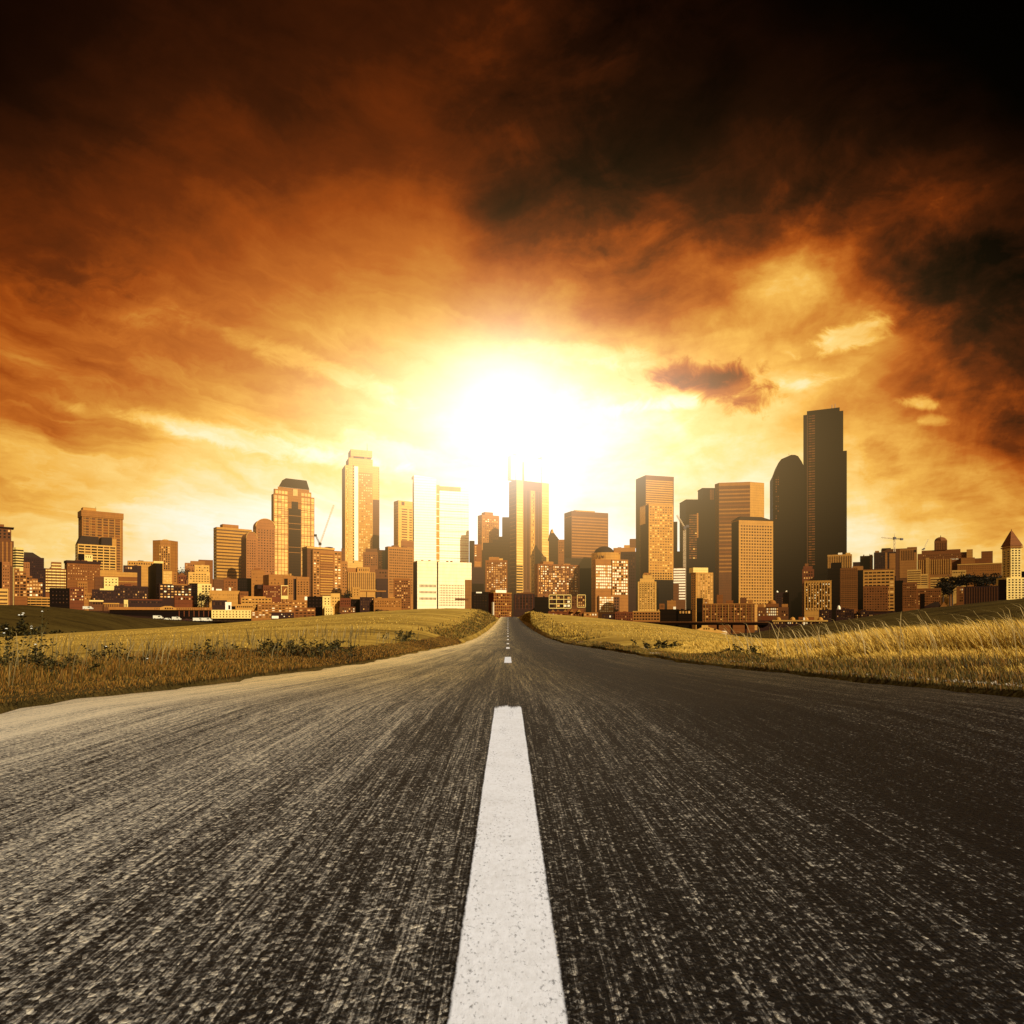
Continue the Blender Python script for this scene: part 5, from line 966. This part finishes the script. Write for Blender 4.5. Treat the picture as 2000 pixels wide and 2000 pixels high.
b = B('office_building', 'white banded office in two stepped blocks before the tan ribbed wing', 1772, 1772, 1799, 1113, 740, 'cream'); b.block('lower_block', 1799, 1812, 1122, None, .3, 14, 'cream'); b.bands(1773, 1798, 1115, 1144, 7, .42, 'gm'); b.bands(1799.5, 1811.5, 1124, 1144, 5, .42, 'gm', .3); b.done()
b = B('office_building', 'lower white banded office with a planted roof beside the dark trees', 1817, 1817, 1853, 1128, 730, 'cream'); b.bands(1818, 1852, 1130, 1148, 4, .42, 'gm'); b.done()
b = B('brick_building', 'rust brick block with dense windows, taller of the brick pair behind the hill', 1763, 1763, 1791, 1138, 620, 'rust'); b.win(1764, 1790, 1141, 1188, 8, 11, .5, .45, (('gd',4),('gm',4),('gl',1))); b.done()
b = B('brick_building', 'wider brick block with a dark slot, lower of the brick pair behind the hill', 1791, 1791, 1838, 1150, 615, 'rust'); b.cornice(1150, 1, .2, 'tan'); b.win(1793, 1837, 1153, 1182, 11, 6, .48, .45, (('gd',4),('gm',4),('gl',1))); b.face('dark_slot', 1798, 1806, 1160, 1190, 'dark', 0, .3, .3); b.done()
b = B('row_house', 'gabled house with a dark roof and pale end wall peeking over the right hill', 1806, 1806, 1838, 1184, 480, 'darkbrick', depth=12); b.part('roof', MB().prism([(b.lx(1806,0),b.zt),(b.lx(1838,0),b.zt),(b.lx(1834,0),b.z(1176)),(b.lx(1826,0),b.z(1175.5))], 0, 12), 'roofdark'); xa, xb = b.lx(1836,-.4), b.lx(1851,-.4); b.part('gable_wall', MB().prism([(xa,0),(xb,0),(xb,b.z(1186)),((xa+xb)/2,b.z(1175.5)),(xa,b.z(1186))], -.5, 8), 'tan'); b.done()
b = B('brick_building', 'wide dark red building with a lit orange end bay by the spired tower', 1868, 1868, 1951, 1146, 600, 'darkbrick'); b.face('lit_end', 1868, 1883, 1146, 1184, 'rust', 0, .3, .4); b.win(1874, 1881, 1149, 1176, 2, 5, .6, .55, W_REFL, -.3); b.strips(1886, 1950, 1148, 1180, 13, .3, 'brown', 0, 'pilaster'); b.win(1886, 1950, 1148, 1180, 13, 5, .3, .5, (('gm',2),('gd',3))); b.done()
b = B('office_building', 'black corner block against the base of the spired tower', 1950, 1950, 1966, 1132, 640, 'dark'); b.done()
b = B('spired_tower', 'slender white tower with a tall pyramid roof and small spire', 1964, 1974, 1995, 1066, 640, 'white', rot=R(-6), depth=13)
b.cornice(1069, 2.4, .9, 'tan'); xa, xb = -.9, b.w+.9; b.part('pyramid_roof', MB().frust((xa,xb,-.9,b.d+.9), (b.w*.4,b.w*.55,b.d*.45,b.d*.55), b.z(1066), b.z(1036)), 'rust', 'tall brown pyramid roof'); b.part('spire', MB().tube((b.w*.475,b.d*.5,b.z(1036.5)),(b.w*.475,b.d*.5,b.z(1031.5)),.5,.15,6), 'rust')
b.win(1975, 1994, 1063, 1127, 3, 13, .55, .5, W_DK); b.winL(1074, 1127, 2, 11, .4, .45, W_DK); b.block('wide_base', 1966, 2030, 1128, None, -3, 16, 'white'); b.win(1968, 2029, 1130, 1170, 9, 8, .5, .5, W_DK, -3); b.done()
b = B('office_building', 'black building at the picture edge behind the spired tower', 1995, 1995, 2030, 1116, 760, 'dark'); b.done()
for (pa, pb, pt, lab) in ((1633,1668,1190,'low dark red brick row with a white roof dot below the scored tower'),(1681,1706,1193,'low brick house with dim windows under the cream grid office'),(1600,1624,1191,'low dark house with arched pale gables below the tan slim window building'),
                          (1668,1681,1198,'black shed between the low brick row and the low brick house'),(1706,1760,1196,'dark low roofs with a few lamps under the brown front wing')):
    b = B('brick_building', lab, pa, pa, pb, pt, 540, 'darkbrick' if 'black' not in lab else 'dark'); b.win(pa+1, pb-1, pt+2, pt+16, max(2,int((pb-pa)/4)), 3, .5, .5, (('gd',3),('gm',4),('gl',1)))
    b.units(2, 3, 'darkbrick')
    if 'white roof dot' in lab: b.part('roof_light', MB().dome(2, 2, b.zt, 1.4, 3.2, 8, 3), 'bright')
    b.done()
# waterfront
b = B('ferry_terminal', 'long low terminal with four little pale domes and a lit white roof edge', 1480, 1480, 1617, 1212, 430, 'darkbrick', depth=14)
b.face('roof_edge', 1508, 1617, 1211, 1213.5, 'cream', 0, .6, 14); b.win(1510, 1615, 1214, 1219, 26, 1, .5, .6, W_REFL)
for q in (1520, 1548, 1574, 1602): b.part('roof_dome', MB().dome(b.lx(q,3), 3, b.z(1211), b.px(5), b.px(6), 10, 4), 'sand')
b.face('flagpole_wall', 1569, 1572, 1206, 1220, 'bright'); b.block('hall', 1486, 1510, 1203, None, 3, 10, 'brick'); b.block('hall', 1560, 1590, 1205, None, 5, 8, 'rust'); b.done()
b = B('viaduct', 'dark elevated roadway on pillars passing in front of the waterfront houses', 1180, 1180, 1500, 1215, 455, 'dark', base=1220, depth=9, rot=R(-16), cat='bridge', part='deck')
for k in range(12): b.part('pillar', MB().box(b.w*(k+.5)/12-.6, b.w*(k+.5)/12+.6, 3, 6, 0, b.zb), 'darkbrick')
b.face('railing', 1180, 1500, 1213.8, 1215.2, 'brown', 0, .1, .2); b.done()
b = B('shed', 'white gabled boathouse with two small windows at the water edge', 1356, 1356, 1420, 1233, 380, 'bright', depth=16, part='wall')
xs_ = [b.lx(q,-.2) for q in (1352,1370,1371,1383,1384,1424)]
b.part('gable', MB().prism([(xs_[0],b.z(1233.5)),(xs_[5],b.z(1236.5)),(xs_[4],b.z(1225)),(xs_[3],b.z(1221.8)),(xs_[2],b.z(1221.8)),(xs_[1],b.z(1226))], -.3, 15), 'cream'); b.win(1373, 1387, 1226, 1230, 3, 1, .5, .7, W_DK, -.3); b.face('lantern', 1395, 1398, 1228, 1230.5, 'dark', -.3); b.done()
# cranes
def lattice(mb, a, b_, w, n):
    a, b_ = Vector(a), Vector(b_); d = (b_-a); u = d.orthogonal().normalized(); v = d.cross(u).normalized(); r = w*.11
    cs = [u*w/2+v*w/2, u*w/2-v*w/2, -u*w/2-v*w/2, -u*w/2+v*w/2]
    for c in cs: mb.tube(a+c, b_+c, r, r, 4)
    for k in range(n):
        p, q = a+d*(k/n), a+d*((k+1)/n)
        for i in range(4): mb.tube(p+cs[i], q+cs[(i+1)%4], r*.6, r*.6, 3)
def P3(px, py, Y): return Vector((tx(px)*Y, Y, H-ey(py)*Y))
def crane(label, Y, mast, jib, counter, w=2.0, mat='steel_pale'):
    foot = P3(mast[0], mast[2], Y); foot.z = GZ; root = tag(empty('tower_crane', foot), label, 'crane'); L = lambda px, py: P3(px, py, Y)-foot
    mb = MB(); lattice(mb, Vector((0,0,0)), L(mast[0], mast[1]), w, 26); mb.build('mast', M[mat], root)
    mb = MB(); lattice(mb, L(*jib[0]), L(*jib[1]), w*.75, 18); mb.build('jib', M[mat], root)
    mb = MB(); lattice(mb, L(*counter[0]), L(*counter[1]), w*.75, 5); mb.build('counter_jib', M['steel_dark'], root)
    p = L(mast[0], mast[1]); MB().box(p.x-w*.8, p.x+w*.8, p.y-w, p.y+w, p.z-w*.6, p.z+w*1.2).build('cab', M['steel_dark'], root)
    p = L(*counter[1]); MB().box(p.x-w*.9, p.x+w*.9, p.y-w*.7, p.y+w*.7, p.z-w, p.z+w*.5).build('counterweight', M['steel_dark'], root); return root
crane('pale luffing crane with its jib raised steeply beside the gold glass tower', 760, (625,1063,1110), ((625.5,1061),(652,986)), ((624.5,1062),(616,1045)), 1.6)
crane('pale luffing crane squeezed between the gold grid tower and the dark amber panel tower', 840, (1337,1032,1110), ((1337,1031),(1322,1006)), ((1337,1031),(1342,1027)), 2.2)
r_ = crane('hammerhead crane with a level jib above the brown clinic roofs', 900, (1747,1052,1074), ((1745,1052),(1722,1049.5)), ((1748,1052),(1761,1052.5)), 1.7)
MB().tube(P3(1747,1050,900)-r_.location, P3(1747,1042,900)-r_.location, .7, .2, 5).build('peak', M['steel_pale'], r_)
crane("faint thin crane jib slanting beside the pointed dome of the hospital", 990, (1805,1072,1080), ((1805,1071),(1813,1053)), ((1804.5,1071),(1802,1073)), 1.0)
# city trees
def city_tree(px, pyt, pyb, Y, wpx, seed, label, z0=None):
    rs = np.random.RandomState(seed); k = Y/F; h = (pyb-pyt)*k; w = wpx*k
    zb = H-ey(pyb)*Y; root = tag(empty('tree', (tx(px)*Y, Y, zb)), label, 'tree', 'dark trees among the city houses')
    w *= 1.35 if px < 1800 else 2.0; mb = MB(); mb.tube((0,0,-(zb-GZ)), (0,0,h*.55), w*.05, w*.03, 5)
    for q in range(4):
        a = rs.rand()*6.28; mb.tube((0,0,h*.35), (math.cos(a)*w*.3, math.sin(a)*w*.3, h*(.6+.2*rs.rand())), w*.03, w*.012, 4)
    mb.build('trunk', M['bark'], root)
    cl = rs.randn(12,3)*np.array([w*.26,w*.26,h*.2])+np.array([0,0,h*.48]); i = rs.randint(12,size=600)
    P = cl[i]+rs.randn(600,3)*np.array([w*.13,w*.13,h*.11]); P[:,2] = np.clip(P[:,2], h*.1, h)
    obj('crown', leaf_mesh(rs, P, max(.9,w*.12), [(.010,.008,.003),(.018,.013,.004),(.03,.018,.005)]), M['leaf'], root)
TR = [(349,1104,1140,720,14,'dark tree beside the eight sided tower'),(358,1108,1142,725,12,'dark tree behind the red gabled house'),(366,1103,1130,780,10,'dark tree at the corner of the stepped orange roofs'),
      (394,1155,1184,585,16,'black leafy tree under the small white house'),(405,1153,1186,580,14,'black leafy tree touching the plain cream warehouse'),(682,1150,1172,650,13,'dark tree left of the small white annex'),(676,1154,1176,640,10,'small dark tree below the slim tan side slab'),
      (746,1188,1200,530,14,'round dark tree on the crest before the long cream house'),(662,1197,1208,520,8,'low dark tree at the foot of the white raised corner house'),
      (1860,1124,1146,700,16,'dark tree beside the planted roof office'),(1874,1121,1146,690,15,'dark tree under the cream terrace'),(1888,1120,1146,695,16,'dark tree left of a pale roof in the wooded slope'),(1903,1122,1148,690,16,'dark tree in the middle of the wooded slope'),
      (1918,1124,1148,685,14,'dark tree right of the pale roof on the wooded slope'),(1932,1122,1148,690,16,'dark tree below the cubic hospital roof blocks'),(1946,1124,1148,690,15,'dark tree next to the black corner block'),(1842,1138,1162,640,16,'dark tree in front of the lower white banded office'),(1855,1140,1166,640,16,'dark tree left of the dark red building with the lit end')]
for i, q in enumerate(TR): city_tree(q[0], q[1], q[2], q[3], q[4], 60+i, q[5])
b = B('row_house', 'small pale roofed house lost among the dark trees on the slope', 1908, 1908, 1920, 1133, 690, 'bright', depth=8); b.part('roof', MB().prism([(b.lx(1908,0),b.zt),(b.lx(1920,0),b.zt),(b.lx(1914,0),b.z(1130))], 0, 8), 'tan'); b.done()
# vehicles on the quay
def vehicle(px, py, Y, ln, mat, label, rz, van=True):
    p = P3(px, py, Y); root = tag(empty('parked_van' if van else 'parked_car', (p.x, p.y, p.z), rz), label, 'van' if van else 'car', 'vehicles parked on the quay')
    mb = MB()
    if van: mb.prism([(-ln/2,.4),(ln/2,.4),(ln/2,1.2),(ln*.38,1.35),(ln*.24,2.3),(-ln/2,2.4)], -1, 1)
    else: mb.prism([(-ln/2,.35),(ln/2,.35),(ln/2,.85),(ln*.25,.95),(ln*.1,1.45),(-ln*.28,1.45),(-ln*.42,.95),(-ln/2,.9)], -.85, .85)
    mb.build('body', M[mat], root)
    for sx in (-.31,.31):
        for sy in (-.95,.95):
            MB().tube((ln*sx,sy-.12,.36),(ln*sx,sy+.12,.36),.36,.36,10).build('wheel', M['tyre'], root)
    MB().box(ln*.05, ln*.3, -1.02 if van else -.87, -.95 if van else -.8, 1.35 if van else .98, 2.0 if van else 1.35).build('side_window', M['gd'], root)
for q in ((389,1213.5,452,7.5,'paint_white','long white van nearest the white quay house',.1,True),(404,1213.5,450,6.5,'paint_white','white van parked second from the white quay house',.05,True),(368,1212.5,452,5,'paint_dark','dark car between the white vans and a pale pickup',.1,False),
          (345,1211.5,452,5.5,'paint_white','pale van in front of the little gable of the pier shed',0,True),(328,1211,452,4.6,'paint_white','white car beside the pale van below the little gable',0,False),(309,1209,452,6,'paint_white','white van at the shadowed end of the pier shed',.05,True),
          (172,1190.5,480,6.5,'paint_white','lone white van under the flat white shed roof',0,True)):
    vehicle(*q)
# quay the vehicles and sheds stand on
mb = MB(); p = [P3(150,1192.5,480), P3(330,1212,452), P3(520,1214,452), P3(620,1215,470)]
me = bpy.data.meshes.new('quay'); V = []
for q in p: V += [(q.x-3,q.y-14,q.z-.02),(q.x+8,q.y+70,q.z-.02)]
me.from_pydata(V, [], [(2*i,2*i+2,2*i+3,2*i+1) for i in range(3)]); tag(obj('quay', me, M['darkbrick']), kind='structure')
